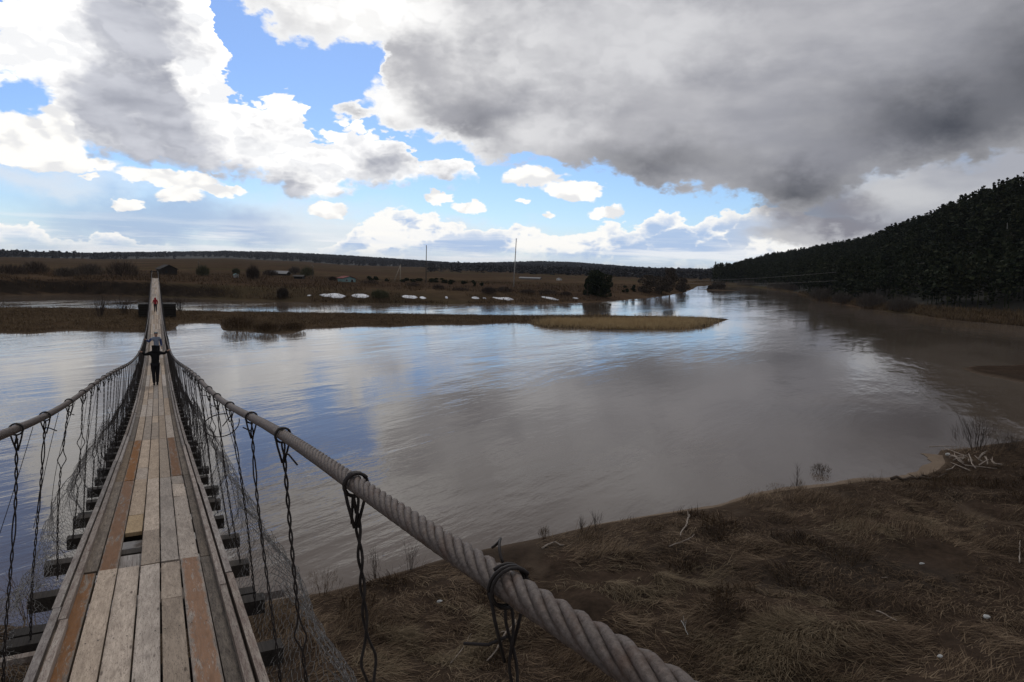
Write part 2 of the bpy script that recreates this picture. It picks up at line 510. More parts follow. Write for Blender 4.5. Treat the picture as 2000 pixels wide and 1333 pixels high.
def wood_mat(name, light, dark, paint=None, cover=0.5, edge_dirt=True):
    def fn(nt, b, o):
        r = obj_rand(nt)
        p = tcoord(nt)
        p = vmt(nt, 'ADD', p, vec(nt, r * 37.0, r * 91.0, r * 13.0))
        grain = noise(nt, vmt(nt, 'MULTIPLY', p, (46, 1.6, 46)), 1.0, 5, 0.65, 0.6)
        blot = noise(nt, vmt(nt, 'MULTIPLY', p, (7, 1.8, 7)), 1.0, 5, 0.6)
        fine = noise(nt, vmt(nt, 'MULTIPLY', p, (160, 7, 160)), 1.0, 3, 0.6)
        knot = voro(nt, vmt(nt, 'MULTIPLY', p, (9, 2.1, 5)), 1.0)
        c = ramp(nt, grain, [(0.25, dark), (0.5, [(a + d) / 2 for a, d in zip(light, dark)]), (0.75, light)])
        c = mixc(nt, ss(nt, blot, 0.42, 0.72, 0, 0.55), c, (*[d * 0.75 for d in dark], 1))
        c = mixc(nt, ss(nt, fine, 0.56, 0.68, 0, 0.5), c, (*[d * 0.5 for d in dark], 1))
        c = mixc(nt, ss(nt, knot, 0.10, 0.04, 0, 0.7), c, (0.045, 0.03, 0.02, 1))
        crack = noise(nt, vmt(nt, 'MULTIPLY', p, (75, 0.55, 75)), 1.0, 2, 0.5, 0.4)
        c = mixc(nt, ss(nt, mth(nt, 'ABSOLUTE', crack - 0.5), 0.016, 0.004, 0, 0.75), c, (*[d * 0.28 for d in dark], 1))
        grime = noise(nt, vmt(nt, 'MULTIPLY', p, (22, 5, 22)), 1.0, 5, 0.7)
        c = mixc(nt, ss(nt, grime, 0.52, 0.74, 0, 0.42), c, (*[d * 0.55 for d in dark], 1))
        ox, _, _ = xyz(nt, tcoord(nt))
        edge = ss(nt, mth(nt, 'ABSOLUTE', ox) + (grime - 0.5) * 0.05, 0.060, 0.085)
        c = mixc(nt, edge * (0.42 if edge_dirt else 0.0), c, (*[d * 0.45 for d in dark], 1))
        if paint:
            px_ = noise(nt, vmt(nt, 'MULTIPLY', p, (16, 0.9, 16)), 1.0, 6, 0.7, 0.8)
            worn = ss(nt, px_ + (fine - 0.5) * 0.35, 0.62 - cover * 0.3, 0.74 - cover * 0.3)
            pc = mixc(nt, grain, (*[q * 0.45 for q in paint], 1), (*[q * 1.25 for q in paint], 1))
            worn = worn * ss(nt, mth(nt, 'ABSOLUTE', ox) + (grime - 0.5) * 0.09, 0.078, 0.052) * ss(nt, fine, 0.68, 0.58, 0.35, 1.0)
            c = mixc(nt, worn * 0.93, c, pc)
        hsv = nt.nodes.new('ShaderNodeHueSaturation')
        put(nt, hsv.inputs['Value'], ss(nt, r, 0, 1, 0.72, 1.22, False)); put(nt, hsv.inputs['Saturation'], ss(nt, mth(nt, 'FRACT', r * 7.3), 0, 1, 0.7, 1.25, False))
        put(nt, hsv.inputs['Color'], c)
        nt.links.new(hsv.outputs[0], b.inputs['Base Color'])
        b.inputs['Roughness'].default_value = 0.78
        bump(nt, b, grain * 0.5 + fine * 0.6, 0.55, 0.006)
    return material(name, fn)


wood_mat('weathered_wood', (0.58, 0.475, 0.375), (0.30, 0.235, 0.18))
wood_mat('dirty_wood', (0.30, 0.235, 0.17), (0.085, 0.062, 0.045))
wood_mat('rust_paint_wood', (0.38, 0.31, 0.24), (0.17, 0.13, 0.10), (0.25, 0.100, 0.022), 0.9)
wood_mat('fresh_wood', (0.40, 0.31, 0.21), (0.29, 0.215, 0.14))
wood_mat('kerb_wood', (0.44, 0.40, 0.35), (0.16, 0.115, 0.10))
wood_mat('beam_wood', (0.12, 0.10, 0.085), (0.045, 0.038, 0.032))
wood_mat('old_timber', (0.055, 0.045, 0.036), (0.018, 0.015, 0.012))
plain('wire_dark', (0.035, 0.030, 0.028), 0.55, 0.4, 40)
plain('wire_grey', (0.17, 0.16, 0.15), 0.45, 0.3, 60, 0.3)


def cable_fn(nt, b, o):
    p = tcoord(nt)
    n1 = noise(nt, p, 110, 5, 0.7); n2 = noise(nt, p, 14, 5, 0.65)
    c = ramp(nt, n1, [(0.3, (0.075, 0.060, 0.052)), (0.7, (0.19, 0.158, 0.140))])
    c = mixc(nt, ss(nt, n2, 0.5, 0.7, 0, 0.5), c, (0.10, 0.055, 0.035, 1))
    put(nt, b.inputs['Base Color'], c); b.inputs['Roughness'].default_value = 0.6; b.inputs['Metallic'].default_value = 0.15
    bump(nt, b, n1, 0.7, 0.003)


material('cable_steel', cable_fn)


def water_fn(nt, b, o):
    p = pos(nt)
    # waves run across the stream; smooth and ruffled patches alternate
    flow = nt.nodes.new('ShaderNodeMapping'); flow.inputs['Rotation'].default_value = (0, 0, R(-28))
    put(nt, flow.inputs['Vector'], p); fp = X(nt, flow.outputs[0])
    warp = noise(nt, vmt(nt, 'MULTIPLY', fp, (0.05, 0.08, 0.1)), 1.0, 2, 0.5, out='Color')
    fp = vmt(nt, 'ADD', fp, vmt(nt, 'SCALE', vmt(nt, 'SUBTRACT', warp, (0.5, 0.5, 0.5)), 1.3))
    rip = noise(nt, vmt(nt, 'MULTIPLY', fp, (0.9, 2.6, 1)), 1.0, 3, 0.6)
    mid = noise(nt, vmt(nt, 'MULTIPLY', fp, (0.16, 0.5, 1)), 1.0, 2, 0.5)
    patch = ss(nt, noise(nt, vmt(nt, 'MULTIPLY', fp, (0.022, 0.075, 1)), 1.0, 4, 0.6, 0.25), 0.42, 0.64, 0.28, 1.15)
    silt = noise(nt, vmt(nt, 'MULTIPLY', fp, (0.02, 0.05, 1)), 1.0, 3, 0.6, 0.6)
    c = mixc(nt, ss(nt, silt, 0.35, 0.7), (0.090, 0.068, 0.051, 1), (0.145, 0.115, 0.092, 1))
    put(nt, b.inputs['Base Color'], c)
    b.inputs['Roughness'].default_value = 0.055
    b.inputs['IOR'].default_value = 1.333
    b.inputs['Specular IOR Level'].default_value = 0.5
    h = rip * patch * 0.024 + mid * patch * 0.05
    bump(nt, b, h, 1.0, 1.0)


material('river_water', water_fn)


def soil_fn(light, dark, patch_c, sc=1.0, snow=False):
    def fn(nt, b, o):
        p = pos(nt)
        n1 = noise(nt, p, 0.7 * sc, 6, 0.65); n2 = noise(nt, p, 5 * sc, 5, 0.65); n3 = noise(nt, p, 0.13 * sc, 4, 0.6)
        c = ramp(nt, n2 * 0.5 + n1 * 0.5, [(0.32, dark), (0.68, light)])
        c = mixc(nt, ss(nt, n3, 0.48, 0.66, 0, 0.6), c, (*patch_c, 1))
        _, _, z = xyz(nt, p)
        wet = ss(nt, z + (n1 - 0.5) * 0.12, 0.16, 0.03)
        c = mixc(nt, wet * 0.6, c, (0.10, 0.075, 0.055, 1))
        put(nt, b.inputs['Base Color'], c)
        b.inputs['Roughness'].default_value = 0.92; b.inputs['Specular IOR Level'].default_value = 0.0
        bump(nt, b, n2 + n1, 0.7, 0.08 / sc)
    return fn


material('near_soil', soil_fn((0.068, 0.047, 0.034), (0.020, 0.015, 0.011), (0.042, 0.035, 0.029), 1.0))
material('island_soil', soil_fn((0.085, 0.056, 0.034), (0.03, 0.021, 0.014), (0.10, 0.072, 0.044), 0.5))
material('sand', soil_fn((0.36, 0.28, 0.21), (0.24, 0.18, 0.13), (0.32, 0.25, 0.19), 2.0))


def plain_fn(nt, b, o):
    p = pos(nt)
    n1 = noise(nt, p, 0.035, 6, 0.62); n2 = noise(nt, vmt(nt, 'MULTIPLY', p, (0.004, 0.012, 0.01)), 1.0, 5, 0.6)
    n3 = noise(nt, p, 0.35, 5, 0.6)
    c = ramp(nt, n1 * 0.6 + n3 * 0.4, [(0.34, (0.034, 0.024, 0.017)), (0.5, (0.074, 0.050, 0.032)), (0.66, (0.122, 0.083, 0.050))])
    c = mixc(nt, ss(nt, n2, 0.46, 0.6, 0, 0.6), c, (0.055, 0.050, 0.026, 1))
    big = noise(nt, vmt(nt, 'MULTIPLY', p, (0.0022, 0.007, 0.01)), 1.0, 4, 0.6)
    c = mixc(nt, ss(nt, big, 0.45, 0.58, 0, 0.7), c, (0.058, 0.037, 0.026, 1))
    # bare earth where the bank falls steeply
    g = nt.nodes.new('ShaderNodeNewGeometry'); _, _, nz = xyz(nt, X(nt, g.outputs['True Normal']))
    c = mixc(nt, ss(nt, nz, 0.93, 0.75), c, ramp(nt, n3, [(0.3, (0.018, 0.014, 0.011)), (0.7, (0.045, 0.033, 0.024))]))
    put(nt, b.inputs['Base Color'], c); b.inputs['Roughness'].default_value = 0.95; b.inputs['Specular IOR Level'].default_value = 0.0
    bump(nt, b, n3 + n1 * 2, 0.7, 0.5)


material('far_field', plain_fn)
plain('forest_floor', (0.034, 0.032, 0.026), 0.95, 0.4, 0.05)


def grass_fn(cols, patch=None, rough=0.8):
    def fn(nt, b, o):
        r = island_rand(nt); p = pos(nt)
        n1 = noise(nt, p, 0.35, 4, 0.6)
        f = r * 0.5 + n1 * 0.75 - 0.12
        c = ramp(nt, f, [(i / (len(cols) - 1) * 0.7 + 0.12, k) for i, k in enumerate(cols)])
        put(nt, b.inputs['Base Color'], c); b.inputs['Roughness'].default_value = rough; b.inputs['Specular IOR Level'].default_value = 0.05
    return fn


material('dry_grass', grass_fn([(0.021, 0.014, 0.010), (0.072, 0.047, 0.030), (0.138, 0.095, 0.060), (0.25, 0.185, 0.122)]))
material('straw', grass_fn([(0.07, 0.05, 0.03), (0.15, 0.11, 0.068), (0.24, 0.19, 0.125)]))
material('island_grass', grass_fn([(0.036, 0.023, 0.014), (0.08, 0.052, 0.029), (0.13, 0.09, 0.05), (0.18, 0.13, 0.075)]))
material('reed', grass_fn([(0.30, 0.20, 0.10), (0.44, 0.32, 0.17), (0.54, 0.42, 0.24)]))
material('bank_scrub', grass_fn([(0.024, 0.016, 0.011), (0.052, 0.034, 0.021), (0.088, 0.056, 0.031), (0.125, 0.082, 0.045)]))
plain('wet_mud', (0.020, 0.021, 0.018), 0.35, 0.3, 2.0)
plain('litter', (0.40, 0.40, 0.38), 0.7, 0.25, 9)
plain('twig', (0.060, 0.045, 0.036), 0.85, 0.35, 1.5)
plain('twig_grey', (0.085, 0.070, 0.058), 0.85, 0.35, 1.5)
plain('twig_green', (0.075, 0.075, 0.040), 0.85, 0.35, 1.5)
plain('bark', (0.07, 0.052, 0.040), 0.9, 0.35, 3.0)
plain('driftwood', (0.27, 0.225, 0.185), 0.8, 0.4, 8)
plain('snow', (0.70, 0.71, 0.74), 0.6, 0.06, 0.8)
plain('concrete', (0.40, 0.39, 0.37), 0.85, 0.15, 4)
plain('dark_pole', (0.10, 0.09, 0.085), 0.85, 0.3, 2)


def leaf_fn(cols):
    def fn(nt, b, o):
        r = island_rand(nt); n1 = noise(nt, pos(nt), 0.06, 3, 0.6)
        c = ramp(nt, r * 0.55 + n1 * 0.6 - 0.07, [(0.2, cols[0]), (0.5, cols[1]), (0.8, cols[2])])
        put(nt, b.inputs['Base Color'], c); b.inputs['Roughness'].default_value = 0.8; b.inputs['Specular IOR Level'].default_value = 0.05
    return fn


material('pine_needles', leaf_fn([(0.010, 0.016, 0.008), (0.022, 0.028, 0.013), (0.038, 0.040, 0.019)]))
material('far_needles_hazed', leaf_fn([(0.034, 0.036, 0.042), (0.052, 0.052, 0.056), (0.085, 0.074, 0.068)]))  # distance haze painted into the colour: brown-grey woods made paler and bluish
material('willow_mass', leaf_fn([(0.040, 0.032, 0.026), (0.070, 0.055, 0.042), (0.105, 0.080, 0.060)]))

# ------------------------------------------------------------------ river and land
def P0(lst, z=0.0): return [at(a, b, z)[:2] for a, b in lst]


NEAR_SHORE = [(-400, 1290), (-150, 1250), (0, 1222), (90, 1228), (250, 1215), (480, 1180), (640, 1158), (760, 1125), (850, 1098), (940, 1075), (1060, 1050), (1180, 1022), (1290, 1005), (1400, 990),
              (1470, 968), (1540, 955), (1610, 950), (1680, 940), (1740, 938), (1790, 933), (1825, 920), (1842, 905), (1832, 888), (1838, 880), (1880, 878), (1940, 868), (2000, 862), (2200, 842), (2600, 800)]
near_poly = P0(NEAR_SHORE)
near_poly = np.array(near_poly + [np.array([500, 80]), np.array([900, -900]), np.array([-900, -900]), np.array([-500, -60])])
ISLAND = [(-500, 650), (-200, 652), (0, 651), (60, 653), (130, 646), (200, 648), (280, 650), (335, 646), (350, 634), (380, 631), (428, 633), (436, 646), (480, 648), (530, 653), (575, 651), (600, 643), (650, 642), (700, 638),
          (760, 639), (850, 635), (930, 635), (1000, 631), (1030, 632), (1062, 641), (1130, 643), (1200, 645), (1260, 644), (1330, 644), (1380, 641), (1395, 634), (1424, 624), (1390, 622), (1340, 620), (1250, 618),
          (1150, 617), (1000, 617), (800, 614), (640, 612), (500, 610), (430, 609), (360, 607), (300, 606), (200, 603), (100, 602), (0, 602), (-200, 599), (-500, 592)]
island_poly = np.array(P0(ISLAND))
FAR_SHORE = [(-800, 575), (-300, 576), (0, 577), (100, 576), (200, 577), (300, 580), (400, 584), (500, 588), (600, 592), (760, 594), (900, 595), (1000, 594), (1100, 593), (1180, 590), (1260, 583), (1310, 577), (1342, 571),
             (1354, 565), (1362, 560), (1400, 557), (1450, 559), (1490, 564), (1545, 571), (1575, 578), (1590, 586), (1700, 605), (1850, 625), (2000, 638), (2300, 664), (2800, 690)]
far_shore = P0(FAR_SHORE)
far_poly = np.array(far_shore + [np.array([2000, 200]), np.array([14000, 0]), np.array([14000, 14000]), np.array([-14000, 14000]), np.array([-14000, 200])])
BAR = [(1872, 719), (1900, 716), (1950, 716), (2000, 712), (2200, 704), (2400, 730), (2200, 752), (2000, 748), (1960, 741), (1920, 733), (1890, 725)]
bar_poly = np.array(P0(BAR))


def near_h(x, y):
    sd = poly_sd(x, y, near_poly)
    m1 = vn(x, y, 2.6, 4); m2 = vn(x + 50, y, 0.8, 3)
    zi = 0.10 * np.tanh(sd / 0.35) + 0.55 * (1 - np.exp(-np.maximum(sd, 0) / 7)) + ((m1 - 0.5) * 0.95 + (m2 - 0.5) * 0.42) * np.clip(sd / 2.5, 0, 1)
    pd = np.hypot((x - PUD[0]) / 1.5, (y - PUD[1]) / 1.1)           # the shallow wet hollow
    zi = zi - 0.0 + (0.42 - zi) * np.clip(1.5 - pd, 0, 1) * 0.9
    zi = np.maximum(zi, 0.03 * np.clip(sd / 0.3, 0, 1))
    return np.where(sd > 0, zi, np.maximum(sd * 0.25, -1.2))


PUD = at(1800, 1085, 0.45)


def steps(lo, hi, c0, c1, fine, grow=1.12):
    a = list(np.arange(c0, c1, fine)); s_ = fine; v = c1
    while v < hi: a.append(v); s_ *= grow; v += s_
    a.append(hi); s_ = fine; v = c0 - fine; pre = []
    while v > lo: pre.append(v); s_ *= grow; v -= s_
    return np.array([lo] + pre[::-1] + a)


gx = steps(-900, 500, -8, 42, 0.28); gy = steps(-900, 80, 4, 36, 0.28)
GX, GY = np.meshgrid(gx, gy, indexing='ij')
near_z = near_h(GX, GY)
tag(obj('near_bank', mesh('near_bank', np.stack([GX, GY, near_z], -1), grid_faces(len(gx), len(gy)), MATS['near_soil'], True)), kind='structure')

wx = np.array([-4550, -600, 600, 4550.0]); wy = np.array([-890, 0, 900, 4550.0])
WX, WY = np.meshgrid(wx, wy, indexing='ij')
tag(obj('river_water', mesh('river_water', np.stack([WX, WY, 0 * WX], -1), grid_faces(4, 4), MATS['river_water'])), kind='structure')


def island_h(x, y):
    sd = poly_sd(x, y, island_poly)
    n1 = vn(x, y, 9, 4); n2 = vn(x, y, 2.2, 3)
    z = 0.10 * np.tanh(sd / 0.6) + 0.16 * (1 - np.exp(-np.maximum(sd, 0) / 4)) * (0.3 + n1) + (n2 - 0.5) * 0.2 * np.clip(sd / 2, 0, 1)
    return np.where(sd > 0, np.maximum(z, 0.02), np.maximum(sd * 0.2, -1.0))


ib = island_poly; ix = np.arange(ib[:, 0].min() - 4, ib[:, 0].max() + 4, 0.8); iy = np.arange(ib[:, 1].min() - 4, ib[:, 1].max() + 4, 0.8)
IX, IY = np.meshgrid(ix, iy, indexing='ij')
tag(obj('river_island', mesh('river_island', np.stack([IX, IY, island_h(IX, IY)], -1), grid_faces(len(ix), len(iy)), MATS['island_soil'], True)), kind='structure')

bx_ = np.arange(bar_poly[:, 0].min() - 2, bar_poly[:, 0].max() + 2, 0.5); by_ = np.arange(bar_poly[:, 1].min() - 2, bar_poly[:, 1].max() + 2, 0.5)
BX, BY = np.meshgrid(bx_, by_, indexing='ij')
bsd = poly_sd(BX, BY, bar_poly) + (vn(BX, BY, 2, 3) - 0.5) * 0.9
tag(obj('mud_bar', mesh('mud_bar', np.stack([BX, BY, np.clip(bsd * 0.22, -0.6, 0.22) + (vn(BX, BY, 0.8, 3) - 0.5) * 0.10 * (bsd > 0)], -1), grid_faces(len(bx_), len(by_)), MATS['near_soil'], True)), kind='structure')


def tab(lst):
    """value over azimuth from photo columns"""
    a = [azel(px, 540)[0] for px, _ in lst]
    return lambda q: np.interp(q, a, [v for _, v in lst])


def tab_el(lst):
    ae = sorted(azel(*p) for p in lst)
    return lambda q: np.interp(q, [a for a, _ in ae], [e for _, e in ae])


hb_t = tab([(-300, 3.3), (0, 3.2), (300, 3.0), (420, 2.7), (560, 2.2), (700, 2.1), (1000, 1.9), (1200, 1.5), (1350, 1.0), (1500, 0.8), (2300, 0.9)])
wb_t = tab([(-300, 3.0), (0, 3.0), (350, 4.0), (450, 7.0), (600, 11.0), (1000, 13.0), (1200, 10.0), (1350, 6.0), (1600, 4.0)])
base_el = tab_el([(-300, 505), (0, 507), (250, 506), (440, 505), (600, 512), (740, 523), (850, 532), (1000, 538), (1400, 542), (2300, 560)])
sky_el = tab_el([(-500, 488), (-100, 490), (0, 491), (110, 494), (230, 492), (310, 491), (440, 489.5), (520, 491), (600, 494), (680, 498), (740, 502), (830, 508), (900, 513), (985, 511), (1050, 509), (1120, 511), (1200, 517), (1300, 525), (1400, 531), (1600, 536), (2300, 556)])
hill_el = tab_el([(1380, 536), (1405, 530), (1440, 514), (1500, 499), (1600, 483), (1680, 471), (1720, 456), (1800, 425), (1850, 402), (1900, 383), (1950, 364), (2000, 352), (2150, 325), (2400, 310), (3000, 330)])
hill_rr = tab([(1380, 1000), (1500, 780), (1680, 560), (1720, 430), (1850, 330), (2000, 270), (2400, 240)])
AZH = azel(1385, 540)[0]
_fs = np.array(far_shore); _fr = np.hypot(_fs[:, 0] - CX, _fs[:, 1]); _fa = np.degrees(np.arctan2(_fs[:, 0] - CX, _fs[:, 1]))
_sel = _fa >= azel(1400, 557)[0] - 0.01
foot_r = lambda q: np.interp(q, _fa[_sel], _fr[_sel])
TREE_H = 10.0


def far_h(x, y):
    x = np.asarray(x, float); y = np.asarray(y, float)
    r = np.hypot(x - CX, y); a = np.degrees(np.arctan2(x - CX, y))
    sd = poly_sd(x, y, far_poly) + (vn(x, y, 14, 4) - 0.5) * 3.0 * (r < 700)
    hb = hb_t(a); wb = wb_t(a) * (0.7 + 0.8 * vn(x, y, 25, 3)) + 0.012 * np.maximum(r - 150, 0)
    t = np.clip(sd / wb, 0, 1); t = t * t * (3 - 2 * t)
    z = hb * t
    zb = np.maximum(HC + np.tan(np.radians(base_el(a))) * 1300, 1.6)
    q = np.clip(np.log(np.maximum(r, 1) / 190) / math.log(1300 / 190), 0, 1)
    z = z + (zb - hb) * q ** 1.25 * (sd > 0) * t
    z = z + (vn(x, y, 40, 4) - 0.5) * np.clip(sd / 25, 0, 1) * np.clip(r / 500, 0.3, 1) * 1.3
    zr = HC + np.tan(np.radians(sky_el(a))) * 2600 - 13
    k = np.clip((r - 1300) / 1300, 0, 1); k = k * k * (3 - 2 * k)
    z = z + (np.maximum(zr, 2) - zb) * k
    # wooded hillside across the river
    rr = hill_rr(a); fr = foot_r(a)
    zt = HC + np.tan(np.radians(hill_el(a))) * rr - TREE_H
    u = np.clip((r - fr - 9) / np.maximum(rr - fr - 9, 5), 0, 1)
    prof = 0.25 * u + 0.75 * (u * u * (3 - 2 * u)) + 0.05 * (vn(x, y, 60, 3) - 0.5) * np.minimum(1, u * 5)
    hz = prof * np.maximum(zt - 1, 0)
    w = np.clip((a - AZH) / 1.2, 0, 1)
    z = np.where((a > AZH) & (sd > 0), np.maximum(z, 0) * (1 - w * np.clip(u * 3, 0, 1)) + w * hz + w * 0.4 * np.minimum(1, sd / 4) * (1 - np.clip(u * 3, 0, 1)), z)
    return np.where(sd > 0, np.maximum(z, 0.05 * np.clip(sd, 0, 1)), np.maximum(sd * 0.12, -1.0))


fa = np.concatenate([np.arange(-100, -14, 2.5), np.arange(-14, 70, 0.28), np.arange(70, 131, 2.5)])
fr_ = np.concatenate([np.exp(np.arange(math.log(95), math.log(700), 0.0062)), np.exp(np.arange(math.log(700), math.log(4500), 0.03))])
FA, FR = np.meshgrid(np.radians(fa), fr_, indexing='ij')
FX, FY = CX + FR * np.sin(FA), FR * np.cos(FA)
FZ = far_h(FX, FY)
Vf = np.stack([FX, FY, FZ], -1).reshape(-1, 3); Ff = grid_faces(len(fa), len(fr_))[:, ::-1]
cen = Vf[Ff].mean(1); cr = np.hypot(cen[:, 0] - CX, cen[:, 1]); ca = np.degrees(np.arctan2(cen[:, 0] - CX, cen[:, 1]))
m_hill = (ca > AZH + 0.3) & (cr > foot_r(ca) + 14)
m_far = (cr > 1300) & ~m_hill
# leave out the sheet's under-water part away from the shores
m_dry = Vf[Ff][:, :, 2].max(1) > -0.95


def submesh(name, mask, mat):
    f = Ff[mask]; u_, inv = np.unique(f, return_inverse=True)
    return tag(obj(name, mesh(name, Vf[u_], inv.reshape(f.shape), mat, True)), kind='structure')


submesh('far_bank', ~m_hill & ~m_far & m_dry, MATS['far_field'])
submesh('wooded_hill', m_hill & m_dry, MATS['forest_floor'])
submesh('distant_hills', m_far & m_dry, MATS['forest_floor'])


# ------------------------------------------------------------------ scattering helpers
def scatter(protos, pts, scl, rot, tilt=None):
    """joins copies of small shapes (V, Q) at the points; returns V, Q"""
    Vs, Qs, n = [], [], 0
    for k, (V, Q) in enumerate(protos):
        sel = np.arange(len(pts)) % len(protos) == k
        p, s_, r_ = pts[sel], scl[sel], rot[sel]
        if not len(p): continue
        c, s2 = np.cos(r_), np.sin(r_)
        x = V[None, :, 0] * c[:, None] - V[None, :, 1] * s2[:, None]
        y = V[None, :, 0] * s2[:, None] + V[None, :, 1] * c[:, None]
        z = np.broadcast_to(V[None, :, 2], x.shape)
        O = np.stack([x, y, z], -1) * (s_[:, None, :] if s_.ndim == 2 else s_[:, None, None]) + p[:, None, :]
        m = len(V)
        Vs.append(O.reshape(-1, 3)); Qs.append((Q[None] + (np.arange(len(p)) * m)[:, None, None]).reshape(-1, Q.shape[1]) + n); n += len(p) * m
    return np.concatenate(Vs), np.concatenate(Qs)


def leaf_quads(cent, size, g, flat=0.0, upright=0.0):
    n = len(cent)
    a = g.normal(size=(n, 3)); a[:, 2] *= (1 - flat); a /= np.linalg.norm(a, axis=1, keepdims=True)
    b = np.cross(a, g.normal(size=(n, 3))); b /= np.linalg.norm(b, axis=1, keepdims=True) + 1e-9
    s_ = np.asarray(size).reshape(-1, 1) * np.ones((n, 1))
    e = g.uniform(0.6, 1.3, (n, 1))
    V = np.stack([cent - a * s_ * e - b * s_ * 0.4, cent + a * s_ * 0.3 - b * s_ * 0.7, cent + a * s_ * e + b * s_ * 0.4, cent - a * s_ * 0.3 + b * s_ * 0.7], 1)
    return V.reshape(-1, 3), np.arange(4 * n).reshape(n, 4)


def pine_proto(g, h=12.0, n=120, kind='pine', size=0.55):
    """crown of small leaf clumps round a thin trunk"""
    c = []
    nb = 11
    for i in range(nb):
        t = i / (nb - 1)
        if kind == 'pine': zc = h * (0.38 + 0.60 * t); rad = h * 0.19 * math.sin(math.pi * (0.22 + 0.76 * t)) + 0.25
        else: zc = h * (0.10 + 0.88 * t); rad = h * 0.17 * (1 - t) + 0.15
        for _ in range(2 if kind == 'pine' else 3):
            ang = g.uniform(0, 6.28); rr = rad * g.uniform(0.4, 1.0)
            ctr = np.array([rr * math.cos(ang), rr * math.sin(ang), zc + g.normal() * 0.03 * h])
            m = max(2, n // (nb * (2 if kind == 'pine' else 3)))
            c.append(ctr + g.normal(size=(m, 3)) * np.array([1, 1, 0.5]) * rad * 0.36)
    c = np.concatenate(c)
    V, Q = leaf_quads(c, g.uniform(0.7, 1.25, len(c)) * size, g, 0.35)
    r0 = 0.011 * h
    tr = np.array([[r0 * math.cos(k * 2.09), r0 * math.sin(k * 2.09), z_] for z_ in (-0.5, h * 0.9) for k in range(3)]); tr[3:, :2] *= 0.3
    tq = np.array([[0, 1, 4, 3], [1, 2, 5, 4], [2, 0, 3, 5]])
    return np.concatenate([V, tr]), np.concatenate([Q, tq + len(V)])


g_ = np.random.default_rng(3)
# trees of the hillside: the wood reads as one mass
n_try = 9000
az_ = g_.uniform(AZH + 0.4, 80, n_try); u_ = g_.random(n_try) ** 0.8
r_ = foot_r(az_) + 16 + u_ * (hill_rr(az_) * 1.06 - foot_r(az_) - 16)
keep = g_.random(n_try) < np.clip((hill_rr(az_) - foot_r(az_)) * r_ / 150000 * 0.9, 0.10, 1.0) * (az_ < 68) + 0.25 * (az_ >= 68)
az_, r_ = az_[keep], r_[keep]
hx, hy = CX + r_ * np.sin(np.radians(az_)), r_ * np.cos(np.radians(az_))
pts = np.stack([hx, hy, far_h(hx, hy) - 0.3], -1)
prot = [pine_proto(g_, 11.5, 190, 'pine', 0.46) for _ in range(4)] + [pine_proto(g_, 12.0, 190, 'spruce', 0.44) for _ in range(1)]
V, Q = scatter(prot, pts, np.stack([g_.uniform(0.75, 1.3, len(pts))] * 2 + [g_.uniform(0.65, 1.15, len(pts))], -1), g_.uniform(0, 6.28, len(pts)))
tag(obj('hillside_forest', mesh('hillside_forest', V, Q, MATS['pine_needles'])), 'dense dark conifer forest covering the steep hillside across the river', 'forest', kind='stuff')
print('hill trees', len(pts), len(Q))
# far ridge woods
n_far = 12000
az_ = g_.uniform(-14, AZH + 2, n_far); r_ = np.where(g_.random(n_far) < 0.55, g_.uniform(2250, 2700, n_far), g_.uniform(1150, 2300, n_far))
hx, hy = CX + r_ * np.sin(np.radians(az_)), r_ * np.cos(np.radians(az_))
kp = vn(hx, hy, 420, 3) > np.where(r_ > 2200, 0.2, 0.36)
hx, hy = hx[kp], hy[kp]
pts = np.stack([hx, hy, far_h(hx, hy) - 0.5], -1)
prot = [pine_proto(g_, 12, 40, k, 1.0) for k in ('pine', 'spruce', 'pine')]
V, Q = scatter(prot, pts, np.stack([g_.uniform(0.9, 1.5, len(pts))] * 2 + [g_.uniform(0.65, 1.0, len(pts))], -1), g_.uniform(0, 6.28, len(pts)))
tag(obj('ridge_forest', mesh('ridge_forest', V, Q, MATS['far_needles_hazed'])), 'far blue-black woods along the ridge on the horizon', 'forest', kind='stuff')
# low dark tree belt on the flats before the far hill
n_b = 3000
az_ = g_.uniform(azel(830, 540)[0], AZH + 4, n_b); r_ = g_.uniform(560, 1250, n_b)
kp = g_.random(n_b) < np.clip((az_ - 20.5) / 8, 0.06, 1)
az_, r_ = az_[kp], r_[kp]
hx, hy = CX + r_ * np.sin(np.radians(az_)), r_ * np.cos(np.radians(az_))
pts = np.stack([hx, hy, far_h(hx, hy) - 0.4], -1)
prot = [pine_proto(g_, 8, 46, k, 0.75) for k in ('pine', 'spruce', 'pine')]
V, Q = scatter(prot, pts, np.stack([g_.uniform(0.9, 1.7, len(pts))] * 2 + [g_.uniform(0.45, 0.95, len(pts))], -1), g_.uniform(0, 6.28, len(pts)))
tag(obj('valley_woods', mesh('valley_woods', V, Q, MATS['far_needles_hazed'])), 'low dark woods on the valley floor below the far hill', 'forest', kind='stuff')


